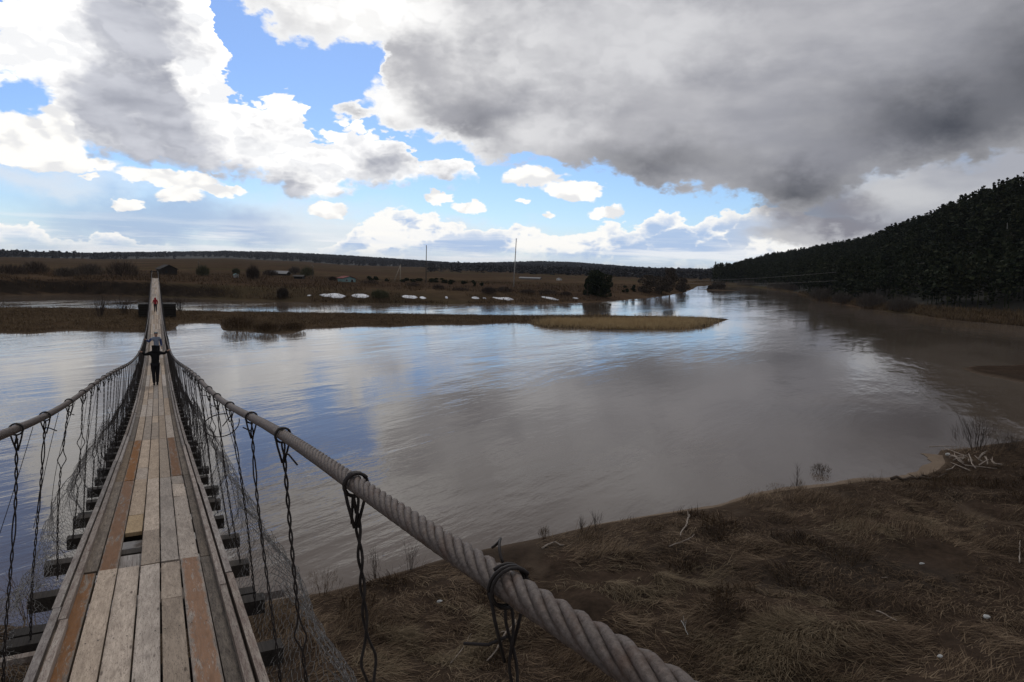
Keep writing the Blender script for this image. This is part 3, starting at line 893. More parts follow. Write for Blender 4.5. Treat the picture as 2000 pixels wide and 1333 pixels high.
def blades(x, y, z, L, w, lean, ang, g, bend=0.5):
    """grass blades, two quads each"""
    n = len(x)
    d = np.stack([np.cos(ang), np.sin(ang), np.zeros(n)], -1); side = np.stack([-np.sin(ang + g.normal(size=n) * 0.8), np.cos(ang), np.zeros(n)], -1)
    up = np.array([0, 0, 1.0])
    b0 = np.stack([x, y, z], -1)
    c1, s1 = np.cos(lean)[:, None], np.sin(lean)[:, None]; l2 = np.maximum(lean - bend * g.random(n), -0.25)
    c2, s2 = np.cos(l2)[:, None], np.sin(l2)[:, None]
    p1 = b0 + (d * c1 + up * s1) * (L * 0.5)[:, None]
    p2 = p1 + (d * c2 + up * s2) * (L * 0.5)[:, None]
    sw = side * (w * 0.5)[:, None]
    V = np.stack([b0 - sw, b0 + sw, p1 - sw * 0.8, p1 + sw * 0.8, p2 - sw * 0.15, p2 + sw * 0.15], 1).reshape(-1, 3)
    i = np.arange(n)[:, None] * 6
    Q = np.concatenate([i + np.array([[0, 1, 3, 2]]), i + np.array([[2, 3, 5, 4]])], 1).reshape(-1, 4)
    return V, Q


# matted dry grass on the near bank: a lying thatch with swirls and tussocks
n_g = 230000
gx_ = g_.uniform(-9, 44, n_g * 3); gy_ = g_.uniform(3.5, 34, n_g * 3)
gd = np.hypot(gx_, gy_); gaz = np.degrees(np.arctan2(gx_, gy_))
ok = (poly_sd(gx_, gy_, near_poly) > 0.12) & (gd > 8) & (gaz > -32) & (gaz < 72) & (g_.random(len(gx_)) < np.clip(16.0 / gd, 0.2, 1)) & (vn(gx_ + 9, gy_, 4.5, 3) > 0.27)
ok &= np.hypot((gx_ - PUD[0]) / 1.5, (gy_ - PUD[1]) / 1.1) > 0.85 + 0.3 * g_.random(len(gx_))
gx_, gy_ = gx_[ok][:n_g], gy_[ok][:n_g]
n = len(gx_)
flowa = vn(gx_, gy_ + 77, 5.0, 3) * 9.0 + g_.normal(size=n) * 0.55
tus = vn(gx_ + 31, gy_, 1.1, 2) > 0.60
lean = np.where(tus, g_.uniform(0.35, 1.25, n), g_.uniform(0.02, 0.38, n))
V, Q = blades(gx_, gy_, near_h(gx_, gy_) - 0.02, g_.uniform(0.18, 0.62, n) * np.where(tus, 0.9, 1.0), g_.uniform(0.006, 0.017, n), lean, flowa, g_, 0.6)
tag(obj('matted_grass', mesh('matted_grass', V, Q, MATS['dry_grass'])), 'matted brown dead grass covering the near river bank', 'grass', kind='stuff')
print('grass', n)
# pale straw patches
for (px, py, rx, ry, cnt, lab) in ((850, 1238, 1.2, 0.8, 3500, 'pale straw-coloured grass patch on the bank beside the twisted cable'),
                                   (1500, 1230, 1.7, 1.0, 5200, 'pale dry reed tussock lying in the middle of the dark bank'),
                                   (1760, 1010, 2.6, 0.8, 2600, 'yellowish flattened grass patch near the sandy point'),
                                   (1270, 1120, 1.5, 0.9, 2000, 'thin straw-coloured grass patch above the middle shore')):
    c = at(px, py, 0.5)
    x, y = c[0] + g_.normal(size=cnt * 3) * rx * 0.75, c[1] + g_.normal(size=cnt * 3) * ry * 0.75
    kp = vn(x + 7, y, 0.9, 3) > 0.52; x, y = x[kp][:cnt], y[kp][:cnt]; cnt = len(x)
    V, Q = blades(x, y, near_h(x, y), g_.uniform(0.2, 0.6, cnt), g_.uniform(0.007, 0.015, cnt), g_.uniform(0.05, 0.6, cnt), vn(x, y, 1.5, 2) * 9 + g_.normal(size=cnt) * 0.6, g_, 0.9)
    tag(obj('straw_grass', mesh('straw_grass', V, Q, MATS['straw'])), lab, 'grass', kind='stuff')

# island grass, taller and paler towards the tip on the right
n_i = 90000
x = g_.uniform(ib[:, 0].min(), ib[:, 0].max(), n_i * 6); y = g_.uniform(ib[:, 1].min(), ib[:, 1].max(), n_i * 6)
ok = (poly_sd(x, y, island_poly) > 0.3) & (vn(x, y, 5, 3) > 0.3) & (np.degrees(np.arctan2(x, y)) > -12)
x, y = x[ok][:n_i], y[ok][:n_i]; n = len(x)
V, Q = blades(x, y, island_h(x, y) - 0.03, g_.uniform(0.15, 0.5, n) * (0.6 + 0.8 * vn(x, y, 7, 2)), g_.uniform(0.02, 0.05, n), g_.uniform(0.25, 1.3, n), g_.uniform(0, 6.28, n), g_, 0.6)
tag(obj('island_grass', mesh('island_grass', V, Q, MATS['island_grass'])), 'short brown grass covering the low river island', 'grass', kind='stuff')
print('island', n)
x, y = [], []
for (px, py, sx, cnt) in ((1100, 634, 26, 5200), (1180, 634, 45, 9000), (1270, 633, 40, 7000), (1340, 631, 30, 4500), (1230, 640, 60, 6000), (1330, 640, 25, 1500), (1300, 617, 60, 1500), (1130, 613, 70, 1200)):
    for qx, qy in zip(g_.normal(px, sx, cnt), g_.normal(py, 3.2, cnt)):
        p = at(qx, min(max(qy, 614), 644)); x.append(p[0]); y.append(p[1])
x, y = np.array(x), np.array(y); ok = poly_sd(x, y, island_poly) > -0.5; x, y = x[ok], y[ok]; n = len(x)
V, Q = blades(x, y, island_h(x, y) - 0.05, g_.uniform(0.35, 0.9, n), g_.uniform(0.015, 0.035, n), g_.uniform(0.9, 1.5, n), g_.uniform(0, 6.28, n), g_, 0.3)
tag(obj('reed_bed', mesh('reed_bed', V, Q, MATS['reed'])), 'tan dry reeds standing along the tip of the low island', 'reeds', kind='stuff')
# scrub and rank grass on the far bank
n_s = 60000
az_ = g_.uniform(-12, 45, n_s); sdd = g_.random(n_s) ** 1.6 * 120 + 1.0
_k = np.argsort(_fa[:-1]); shore_r = np.interp(az_, _fa[_k], _fr[_k])
r_ = shore_r + sdd
x, y = CX + r_ * np.sin(np.radians(az_)), r_ * np.cos(np.radians(az_))
ok = (vn(x, y, 12, 3) > 0.42) & (poly_sd(x, y, far_poly) > 1.5); x, y = x[ok], y[ok]; n = len(x)
V, Q = blades(x, y, far_h(x, y) - 0.05, g_.uniform(0.35, 1.1, n), g_.uniform(0.04, 0.10, n), g_.uniform(0.5, 1.45, n), g_.uniform(0, 6.28, n), g_, 0.5)
tag(obj('bank_scrub', mesh('bank_scrub', V, Q, MATS['bank_scrub'])), 'rank brown grass and scrub on the far river bank', 'grass', kind='stuff')
# brush and pale grass at the foot of the wooded hill
n_s = 16000
az_ = g_.uniform(azel(1560, 575)[0], 72, n_s); r_ = foot_r(az_) + 0.5 + g_.random(n_s) ** 1.5 * 16
x, y = CX + r_ * np.sin(np.radians(az_)), r_ * np.cos(np.radians(az_)); n = len(x)
V, Q = blades(x, y, far_h(x, y) - 0.05, g_.uniform(0.5, 1.5, n), g_.uniform(0.04, 0.10, n), g_.uniform(0.6, 1.5, n), g_.uniform(0, 6.28, n), g_, 0.4)
tag(obj('hill_foot_grass', mesh('hill_foot_grass', V, Q, MATS['island_grass'])), 'tan grass fringe along the waterline below the wooded hill', 'grass', kind='stuff')

# pale silt left along the near waterline
sp = np.array(P0([(1150, 1030), (1230, 1016), (1290, 1007), (1400, 991), (1470, 969), (1540, 956), (1610, 951), (1680, 941), (1740, 939), (1790, 934), (1822, 922), (1838, 906), (1830, 890)]))
L_ = np.concatenate([[0], np.cumsum(np.linalg.norm(np.diff(sp, axis=0), axis=1))])
tt = np.linspace(0, L_[-1], 160); sx_, sy_ = np.interp(tt, L_, sp[:, 0]), np.interp(tt, L_, sp[:, 1])
dx, dy = np.gradient(sx_), np.gradient(sy_); dl = np.hypot(dx, dy)
wid = (0.12 + 0.5 * (tt / L_[-1]) ** 2) * (0.5 + vn(tt, tt * 0, 1.2, 3))
V = []
for s_ in np.linspace(-1, 1.2, 5):
    V.append(np.stack([sx_ + dy / dl * wid * s_, sy_ - dx / dl * wid * s_, 0.045 - 0.03 * s_ * s_ + 0 * tt], -1))
V = np.stack(V, 1).reshape(-1, 3)
tag(obj('sand_strip', mesh('sand_strip', V, grid_faces(160, 5), MATS['sand'], True)), kind='structure')
# standing water in the hollow
a = np.linspace(0, 2 * math.pi, 40, endpoint=False)
rr = 1 + 0.35 * (vn(np.cos(a) * 2, np.sin(a) * 2, 0.8, 3) - 0.5)
V = np.stack([PUD[0] + np.cos(a) * rr * 1.7, PUD[1] + np.sin(a) * rr * 1.0, 0 * a + 0.415], -1)
tag(obj('puddle', mesh('puddle', V, np.arange(40)[None, :], MATS['wet_mud'])), kind='structure')

# ------------------------------------------------------------------ the suspension footbridge
deck_d = spline([-4, 0, 4.5, 15, 32.6, 50, 68, 85, 105, 125, 145, 176], [1.55, 2.0, 2.5, 3.85, 5.5, 6.4, 6.85, 6.75, 6.2, 5.65, 5.2, 4.95])
rail_d = spline([-4, 0.0, 0.6, 1.74, 2.92, 5.2, 9.5, 20, 32.6, 50, 68, 85, 105, 125, 145, 176], [-0.25, 0.355, 0.44, 0.585, 0.73, 1.06, 1.55, 2.78, 4.02, 5.0, 5.5, 5.4, 4.85, 4.25, 3.8, 3.35])
dz = lambda a: HC - deck_d(a)
rz_ = lambda a: HC - rail_d(a)
HALF = 0.575
gb = np.random.default_rng(21)
bridge = empty('suspension_footbridge', (0, 105, 0))
tag(bridge, 'long sagging wooden suspension footbridge with wire netting sides spanning the river', 'bridge')
BO = np.array([0, 105.0, 0])           # children are placed relative to the bridge's origin


def bpart(name, mb, mat, loc, smooth=False, parent=bridge, base=BO):
    loc = np.asarray(loc, float)
    mb.V = [v - loc for v in mb.V]
    o = obj(name, mb.mesh(name, mat, smooth), parent)
    o.location = loc - base
    return o


def strip_box(lat0, lat1, a0, a1, zb, zt, nseg=3, skew=0.0, tilt=0.0):
    """a board that follows the deck's curve"""
    aa = np.linspace(a0, a1, nseg + 1); V = []
    for i, a in enumerate(aa):
        sk = skew * (i / nseg - 0.5)
        for (l, z) in ((lat0, zb - tilt), (lat1, zb + tilt), (lat1, zt + tilt), (lat0, zt - tilt)):
            V.append([l + sk, a, float(dz(a)) + z])
    Q = []
    for i in range(nseg):
        for j in range(4):
            Q.append([i * 4 + j, i * 4 + (j + 1) % 4, (i + 1) * 4 + (j + 1) % 4, (i + 1) * 4 + j])
    Q += [[3, 2, 1, 0], [nseg * 4 + k for k in range(4)]]
    mb = MB(); mb.add(V, np.array(Q)[:, ::-1]); return mb


# --- deck planks, seven abreast, nailed end to end
edges = np.linspace(-HALF, HALF, 8) + np.array([0, 0.006, -0.004, 0.003, 0.004, -0.003, 0.002, 0])
rows = [-3.4, 1.6, 6.75, 11.65, 17.0]
while rows[-1] < 172: rows.append(rows[-1] + 5.1 + gb.normal() * 0.12)
rows[-1] = 176.0
n_plank = 0
for ri in range(len(rows) - 1):
    for c in range(7):
        a0, a1 = rows[ri] + gb.normal() * 0.025, rows[ri + 1] + gb.normal() * 0.025
        mat = 'weathered_wood'
        cuts = []
        if ri == 1:
            mat = {0: 'rust_paint_wood', 5: 'rust_paint_wood', 6: 'dirty_wood'}.get(c, mat); cuts = {4: [5.7]}.get(c, [])
        elif ri == 2:
            mat = {0: 'dirty_wood', 1: 'rust_paint_wood', 6: 'dirty_wood'}.get(c, mat); cuts = {2: [8.1, 9.0], 3: [8.1], 5: [9.9, 10.9], 1: []}.get(c, [])
        elif ri == 3:
            mat = {0: 'dirty_wood', 1: 'rust_paint_wood', 5: 'rust_paint_wood', 6: 'dirty_wood'}.get(c, mat); cuts = {2: [12.9], 4: []}.get(c, [])
        elif ri < 16:
            mat = {0: 'dirty_wood', 6: 'dirty_wood'}.get(c, 'rust_paint_wood' if gb.random() < 0.05 else mat)
            cuts = [a0 + gb.uniform(1.2, 3.8)] if gb.random() < 0.22 else []
        seq = [a0] + cuts + [a1]
        for k in range(len(seq) - 1):
            b0, b1 = seq[k] + 0.004, seq[k + 1] - 0.004
            mm = mat
            if ri == 2 and c == 2:
                if k == 0: continue                                   # the missing board
                if k == 1: mm = 'fresh_wood'
            zj = gb.normal() * 0.0025
            l0, l1 = edges[c] + 0.004 + gb.random() * 0.004, edges[c + 1] - 0.004 - gb.random() * 0.004
            mb = strip_box(l0, l1, b0, b1, -0.042 + zj, zj, max(1, int(round((b1 - b0) / 1.3))), gb.normal() * 0.004, gb.normal() * 0.0015)
            bpart('deck_plank', mb, MATS[mm], (0.5 * (l0 + l1), 0.5 * (b0 + b1), float(dz(0.5 * (b0 + b1)))))
            n_plank += 1
print('planks', n_plank)
# a pale board lying under the gap
mb = MB(); mb.box((-0.16, 7.22, float(dz(7.22)) - 0.10), (0.26, 0.17, 0.018)); bpart('patch_board', mb, MATS['kerb_wood'], (-0.16, 7.22, float(dz(7.22)) - 0.10))
# nail heads along the near planks
nm = MB()
for ri in range(1, 5):
    for a in (rows[ri] + 0.09, rows[ri] + 1.7, rows[ri + 1] - 1.7, rows[ri + 1] - 0.09):
        for c in range(7):
            for f in (0.22, 0.78):
                l = edges[c] + (edges[c + 1] - edges[c]) * f + gb.normal() * 0.008; y = a + gb.normal() * 0.02
                if c == 2 and 6.6 < y < 8.2: continue
                t6 = np.arange(6) * math.pi / 3; z = float(dz(y)) + 0.0065
                nm.add(np.stack([l + 0.006 * np.cos(t6), y + 0.006 * np.sin(t6), z + 0 * t6], -1), [[0, 1, 2, 3], [0, 3, 4, 5]])
o = bpart('nail_heads', nm, MATS['wire_dark'], (0, 9, float(dz(9)))); o['kind'] = 'stuff'
# --- edge boards in two strips each side
for side in (-1, 1):
    a = -3.4
    while a < 175:
        L = min(4.6 + gb.normal() * 0.5, 176.5 - a)
        j = gb.normal() * 0.004
        l0 = side * 0.505 + j; l1 = side * 0.552 + j
        bpart('edge_board', strip_box(min(l0, l1), max(l0, l1), a + 0.004, a + L - 0.004, 0.008, 0.062 + gb.normal() * 0.003, 4, gb.normal() * 0.008), MATS['kerb_wood'], (l0, a + L / 2, float(dz(a + L / 2))))
        s2 = 0.35
        l0 = side * 0.579 + j; l1 = side * 0.630 + j
        bpart('edge_board', strip_box(min(l0, l1), max(l0, l1), a + s2, a + L + s2 - 0.008, -0.045, 0.040 + gb.normal() * 0.003, 4, gb.normal() * 0.008), MATS['kerb_wood'], (l0, a + L / 2 + s2, float(dz(a + L / 2))))
        a += L
# --- cross beams, their ends sticking out
BEAMS = []
a = -0.4
while a < 150:
    BEAMS.append(a)
    for e in ([0, 0.19] if gb.random() < (0.28 if a < 14 else 0.12) else [0]):
        y = a + e; z = float(dz(y)) - 0.113 - gb.random() * 0.01
        mb = MB(); l0, l1 = -0.80 - gb.uniform(0, 0.10), 0.76 + gb.uniform(0, 0.10)
        mb.box((0, 0, 0), ((l1 - l0) / 2, 0.055 + gb.random() * 0.012, 0.055 + gb.random() * 0.008))
        c = np.array([(l0 + l1) / 2, y, z])
        mb.V = [v + c for v in mb.V]
        bpart('cross_beam', mb, MATS['beam_wood'], c)
    a += 1.0 + gb.normal() * 0.05
for l in (-0.36, 0.36):                 # bearing cables under the beams
    aa = np.arange(-3.5, 176.6, 1.0)
    mb = MB(); mb.tube(np.stack([l + 0 * aa, aa, dz(aa) - 0.20], -1), 0.02, 6)
    bpart('bearing_cable', mb, MATS['wire_dark'], (l, 86, float(dz(86))), True)
# one low pale board under the right edge
mb = MB(); y = 6.1; mb.box((0.78, y, float(dz(y)) - 0.26), (0.28, 0.05, 0.035)); bpart('brace_board', mb, MATS['kerb_wood'], (0.78, y, float(dz(y)) - 0.26))
mb = MB(); y = 5.35; mb.box((-0.80, y, float(dz(y)) - 0.12), (0.16, 0.03, 0.02)); bpart('brace_board', mb, MATS['kerb_wood'], (-0.80, y, float(dz(y)) - 0.12))

# --- the two hand cables: six steel strands laid together
RL = 0.575
for side in (-1, 1):
    cab = empty('main_cable'); cab.parent = bridge; cab.location = np.array([side * RL, 10, float(rz_(10))]) - BO
    base = np.array([side * RL, 10, float(rz_(10))])
    a_split = 15.0
    aa = np.arange(-4, a_split, 0.018 if side > 0 else 0.03)
    ctr = np.stack([side * RL + 0 * aa, aa, rz_(aa)], -1)
    t = np.gradient(ctr, axis=0); t /= np.linalg.norm(t, axis=1, keepdims=True)
    u = np.cross(t, [0, 0, 1.0]); u /= np.linalg.norm(u, axis=1, keepdims=True); w = np.cross(u, t)
    L = np.concatenate([[0], np.cumsum(np.linalg.norm(np.diff(ctr, axis=0), axis=1))])
    for k in range(6):
        ph = -L / 0.27 * 2 * math.pi + k * math.pi / 3
        P = ctr + 0.0155 * (u * np.cos(ph)[:, None] + w * np.sin(ph)[:, None])
        mb = MB(); mb.tube(P, 0.0082, 7, cap=False)
        bpart('strand', mb, MATS['cable_steel'], base, True, cab, base)
    mb = MB(); mb.tube(ctr[::6], 0.0115, 6); bpart('core', mb, MATS['wire_dark'], base, True, cab, base)
    aa = np.arange(a_split - 0.02, 176.2, 0.8)
    mb = MB(); mb.tube(np.stack([side * RL + 0 * aa, aa, rz_(aa)], -1), 0.0235, 8)
    bpart('far_strand', mb, MATS['cable_steel'], base, True, cab, base)

# --- hangers: twisted wire pairs from the hand cable to the beam ends
def hanger(side, a, detail, thin=False):
    top = np.array([side * RL, a, float(rz_(a))])
    ab = a + gb.normal() * 0.10
    bot = np.array([side * (0.70 + gb.uniform(0, 0.05)), ab, float(dz(ab)) - 0.06])
    if thin: bot = np.array([side * (0.74 + gb.uniform(0, 0.1)), a + gb.normal() * 0.25, float(dz(a)) + gb.uniform(0.35, 0.7)])
    top = top - np.array([0, 0, 0.03])
    n = 110 if detail and not thin else (14 if detail else 5)
    s_ = np.linspace(0, 1, n)
    P = top + (bot - top) * s_[:, None]
    wob = gb.normal(size=2) * (0.035 if detail else 0.02)
    P[:, 0] += wob[0] * np.sin(s_ * math.pi) * 0.5; P[:, 1] += wob[1] * np.sin(s_ * math.pi * (1 + gb.random()))
    mb = MB()
    if thin:
        mb.tube(P, 0.0022, 4)
        return mb, top
    if not detail:
        mb.tube(P, 0.0075, 4)
        if a < 60:
            th = np.linspace(0, 2 * math.pi, 9); q = np.stack([side * RL + 0.031 * np.cos(th), a + 0 * th, float(rz_(a)) + 0.031 * np.sin(th)], -1)
            mb.tube(q, 0.008, 4)
        return mb, top
    loops = sorted(gb.choice([0.16, 0.2, 0.24, 0.3, 0.36, 0.55], size=gb.choice([1, 1, 2]), replace=False)); lk = 1.0 if (gb.random() < 0.5 or a < 4) else 0.12
    A = np.full(n, 0.0058); rate = np.ones(n)
    for s0 in loops:
        e = np.exp(-((s_ - s0) / 0.028) ** 2); A += gb.uniform(0.018, 0.028) * e * lk; rate *= 1 - 0.97 * np.exp(-((s_ - s0) / 0.045) ** 2)
    ph = np.cumsum(rate) / n * 2 * math.pi * gb.uniform(8, 12) + gb.random() * 6
    ph = ph - ph[np.argmin(abs(s_ - loops[0]))] + 1.57 + gb.normal() * 0.3
    off = np.stack([np.sin(ph), np.cos(ph), 0 * ph], -1) * A[:, None]
    wr = 0.0026 if a < 1.3 else 0.0040
    mb.tube(P + off, wr, 6); mb.tube(P - off, wr, 6)
    # wrapped round the cable, with a loose tail
    th = np.linspace(0.6, 2 * math.pi * 2.35, 40)
    q = np.stack([side * RL + 0.0315 * np.cos(th), a - 0.012 + 0.011 * th / 6.28, float(rz_(a)) + 0.0315 * np.sin(th) - 0.14 * 0.011 * th / 6.28], -1)
    mb.tube(q, wr * 1.15, 6)
    for sg in (1, -1):
        q = np.array([[side * RL + 0.031 * sg, a, float(rz_(a)) - 0.005], [side * RL + 0.022 * sg, a, float(rz_(a)) - 0.05], top + [0.004 * sg, 0, -0.09]])
        mb.tube(q, wr * 1.1, 6)
    tl = gb.uniform(0.04, 0.09); an = gb.uniform(0, 6.28)
    q = np.array([top + [0, 0, -0.05], top + [math.cos(an) * 0.03, math.sin(an) * 0.03, -0.05 + gb.normal() * 0.02], top + [math.cos(an) * tl, math.sin(an) * tl, -0.07 + gb.normal() * 0.03]])
    mb.tube(q, wr, 5)
    return mb, top


for side, first in ((1, [0.86, 1.74, 2.92, 4.0, 5.3, 6.5, 7.6, 9.0]), (-1, [1.0, 2.2, 3.3, 4.45, 5.5, 6.9, 8.1, 9.2])):
    lst = list(first); a = lst[-1]
    while a < 118: a += 0.98 + gb.normal() * 0.12; lst.append(a)
    for a in lst:
        mb, tp = hanger(side, a, a < 16)
        bpart('hanger_wire', mb, MATS['wire_dark'], tp, True)
    for a in ([6.0, 7.1, 8.4, 10.3, 12.2] if side > 0 else [5.0, 6.2, 7.4, 8.7, 10.1]):
        mb, tp = hanger(side, a, True, True)
        bpart('thin_wire', mb, MATS['wire_dark'], tp, True)
# a loose curl of wire on the right cable
th = np.linspace(0, 5.2, 24); y0, z0 = 5.35, float(rz_(5.35))
q = np.stack([RL - 0.02 - 0.16 * np.sin(th * 0.6) * 0.4, y0 + 0.05 * np.sin(th * 1.2), z0 - 0.06 - 0.09 * (1 - np.cos(th)) * 0.9], -1); q[:, 0] -= 0.10 * np.sin(th)
mb = MB(); mb.tube(q, 0.004, 6); bpart('loose_wire', mb, MATS['wire_dark'], (RL, y0, z0), True)
th = np.linspace(0, 3.6, 20); y0 = 0.92; z0 = float(rz_(y0))
q = np.stack([RL + 0.02 + 0.030 * (1 - np.cos(th)) * 0.6, y0 + 0.03 * th, z0 + 0.016 + 0.022 * np.sin(th) - 0.004 * th], -1)
mb = MB(); mb.tube(q, 0.0024, 6); bpart('loose_wire', mb, MATS['wire_dark'], (RL, y0, z0), True)

# --- hexagonal wire netting along both sides
def net(side, a0, a1, cell, rad, k=3):
    nu = int((a1 - a0) / (cell * 0.75 * 2)); nv = int(1.25 / (cell * 0.866))
    pts_, idx, E_ = {}, [], []
    V = []
    def vid(i, j):
        if (i, j) not in pts_:
            pts_[(i, j)] = len(V); V.append((i, j))
        return pts_[(i, j)]
    # brick-wall form of a honeycomb: rows of zigzags joined by short uprights
    ncol = int((a1 - a0) / (cell * 0.5)); nrow = int(1.3 / (cell * 0.75))
    for j in range(nrow):
        for i in range(ncol):
            E_.append((vid(i, j), vid(i + 1, j)))
            if (i + j) % 2 == 0: E_.append((vid(i, j), vid(i, j + 1)))
    ij = np.array(V, float)
    a = a0 + ij[:, 0] * cell * 0.5
    zig = np.where((ij[:, 0] + ij[:, 1]) % 2 == 0, 0.25, 0.0) * cell
    h = ij[:, 1] * cell * 0.75 + zig
    sag = vn(a, 0 * a + side * 9, 1.6, 3)
    topv = (0.82 if side > 0 else 0.62) + 0.30 * np.clip((a - 5) / 8, 0, 1) + (sag - 0.5) * 0.5 - 0.10 * np.abs(np.sin(a * 3.0))
    topv -= 0.25 * np.exp(-((a - 6.3) / 0.9) ** 2) * (side < 0)
    hh = h / 1.3
    bulge = np.sin(np.clip(hh, 0, 1) * math.pi) * (0.10 + 0.26 * vn(a, 3 + 0 * a, 1.3, 2) * np.clip(1.4 - a / 16, 0.25, 1))
    lat = side * (0.70 + bulge - 0.06 * hh + (vn(a, h + 5, 0.35, 2) - 0.5) * 0.10)
    z = dz(a) - 0.18 + hh * (topv + 0.18)
    # crumpling
    P = np.stack([lat + gb.normal(size=len(a)) * 0.004, a + (vn(a, h, 0.5, 2) - 0.5) * 0.12 + gb.normal(size=len(a)) * 0.004, z + (vn(a + 40, h, 0.4, 2) - 0.5) * 0.10 + gb.normal(size=len(a)) * 0.003], -1)
    E2 = np.array(E_)
    ok = np.ones(len(E2), bool)
    mid = P[E2].mean(1)
    tear = vn(mid[:, 1] * 1.0, mid[:, 2] * 1.0 + side * 3, 0.45, 2)
    hm = (mid[:, 2] - dz(mid[:, 1])) / 0.9
    ok &= ~((tear > 0.66) & (hm > 0.5))
    E2 = E2[ok]
    A, B = P[E2[:, 0]], P[E2[:, 1]]; d = B - A; d /= np.linalg.norm(d, axis=1, keepdims=True) + 1e-9
    u = np.cross(d, [0.3, 0.2, 1.0]); u /= np.linalg.norm(u, axis=1, keepdims=True); w = np.cross(d, u)
    an = np.arange(k) * 2 * math.pi / k
    ring = rad * (u[:, None, :] * np.cos(an)[None, :, None] + w[:, None, :] * np.sin(an)[None, :, None])
    VV = np.concatenate([A[:, None] + ring, B[:, None] + ring], 1).reshape(-1, 3)
    i0 = (np.arange(len(E2)) * 2 * k)[:, None, None]; j = np.arange(k)
    Q = (i0 + np.stack([j, (j + 1) % k, k + (j + 1) % k, k + j], -1)[None]).reshape(-1, 4)
    return VV, Q


for side in (1, -1):
    for (a0, a1, cell, rad) in ((1.0 if side > 0 else 3.6, 13, 0.082, 0.0019), (13, 32, 0.10, 0.0030), (32, 66, 0.17, 0.0048), (66, 118, 0.30, 0.009)):
        V, Q = net(side, a0, a1, cell, rad)
        mb = MB(); mb.add(V, Q)
        o = bpart('wire_netting', mb, MATS['wire_grey'] if a0 < 13 else MATS['wire_dark'], (side * 0.7, (a0 + a1) / 2, float(dz((a0 + a1) / 2))))
        o['kind'] = 'stuff'

# --- towers: timber portals at both ends
for (a, zb, zt) in ((176.3, 2.2, HC - 3.2), (-4.1, -0.5, HC + 0.45)):
    for side in (-1, 1):
        mb = MB(); mb.tube([[side * 0.78, a, zb], [side * 0.70, a, zt]], [0.15, 0.13], 8); bpart('tower_post', mb, MATS['old_timber'], (side * 0.78, a, zb))
    mb = MB(); mb.box((0, a, zt - 0.3), (1.0, 0.10, 0.11)); bpart('tower_beam', mb, MATS['old_timber'], (0, a, zt - 0.3))
for k in range(5):                      # steps down to the far meadow
    mb = MB(); mb.box((0, 177.0 + k * 0.45, float(dz(176)) - 0.12 - k * 0.16), (0.6, 0.2, 0.03)); bpart('step', mb, MATS['kerb_wood'], (0, 177.0 + k * 0.45, float(dz(176)) - 0.12 - k * 0.16))

# --- the timber crib that carries the bridge over the island
crib = empty('timber_crib_pier', (0.2, 106.5, 0.0))
tag(crib, 'dark square timber crib pier under the footbridge on the island', 'bridge pier')
co_ = np.array([0.2, 106.5, 0.0]); ztop = float(dz(105)) - 0.32; nl = 8; hlog = (ztop + 0.4) / nl
for k in range(nl):
    z = -0.4 + hlog * (k + 0.5)
    for yy in (104.9, 108.1):
        mb = MB(); mb.box((0.2 + gb.normal() * 0.03, yy, z), (2.28 + gb.normal() * 0.03, 0.14, hlog * 0.47)); bpart('log', mb, MATS['old_timber'], (0.2, yy, z), False, crib, co_)
    for xx in (-1.95, 2.35):
        mb = MB(); mb.box((xx, 106.5, z), (0.13, 1.44, hlog * 0.46)); bpart('log', mb, MATS['old_timber'], (xx, 106.5, z), False, crib, co_)
for q in range(9):
    x = -1.85 + q * 0.512
    mb = MB(); mb.box((x, 106.5, ztop + 0.035), (0.245, 1.75, 0.03)); bpart('cap_board', mb, MATS['old_timber'], (x, 106.5, ztop), False, crib, co_)

# ------------------------------------------------------------------ things on the far bank
def ground_hit(px, py, lo=100, hi=2600):
    """first point of the far ground along a photo pixel's direction"""
    d = ray(px, py); hz = math.hypot(d[0], d[1])
    r = np.exp(np.linspace(math.log(lo), math.log(hi), 900))
    x, y, z = CX + d[0] / hz * r, d[1] / hz * r, HC + d[2] / hz * r
    g = far_h(x, y); k = np.nonzero((g >= z) & (g > 0.02))[0]
    i = k[0] if len(k) else len(r) - 1
    return np.array([x[i], y[i], g[i]]), r[i]


def mpp(p):                            # metres per photo pixel at that point
    return float(np.array([p[0] - CX, p[1], p[2] - HC]) @ _F) / FPX


def face_cam(p, extra=0.0):
    return -math.atan2(p[0] - CX, p[1]) + extra


gt = np.random.default_rng(77)
MATS_plain = [('cabin_teal', (0.20, 0.32, 0.32)), ('roof_red', (0.16, 0.045, 0.04)), ('roof_grey', (0.22, 0.22, 0.22)), ('hut_wood', (0.030, 0.024, 0.020)), ('hut_roof', (0.040, 0.034, 0.030)),
              ('shed_pale', (0.28, 0.27, 0.26)), ('glass_dark', (0.02, 0.022, 0.025)), ('shed_dark', (0.030, 0.026, 0.024)), ('white_paint', (0.62, 0.62, 0.60)), ('pole_pale', (0.36, 0.32, 0.26))]
for n_, c_ in MATS_plain: plain(n_, c_, 0.85, 0.25, 3.0)


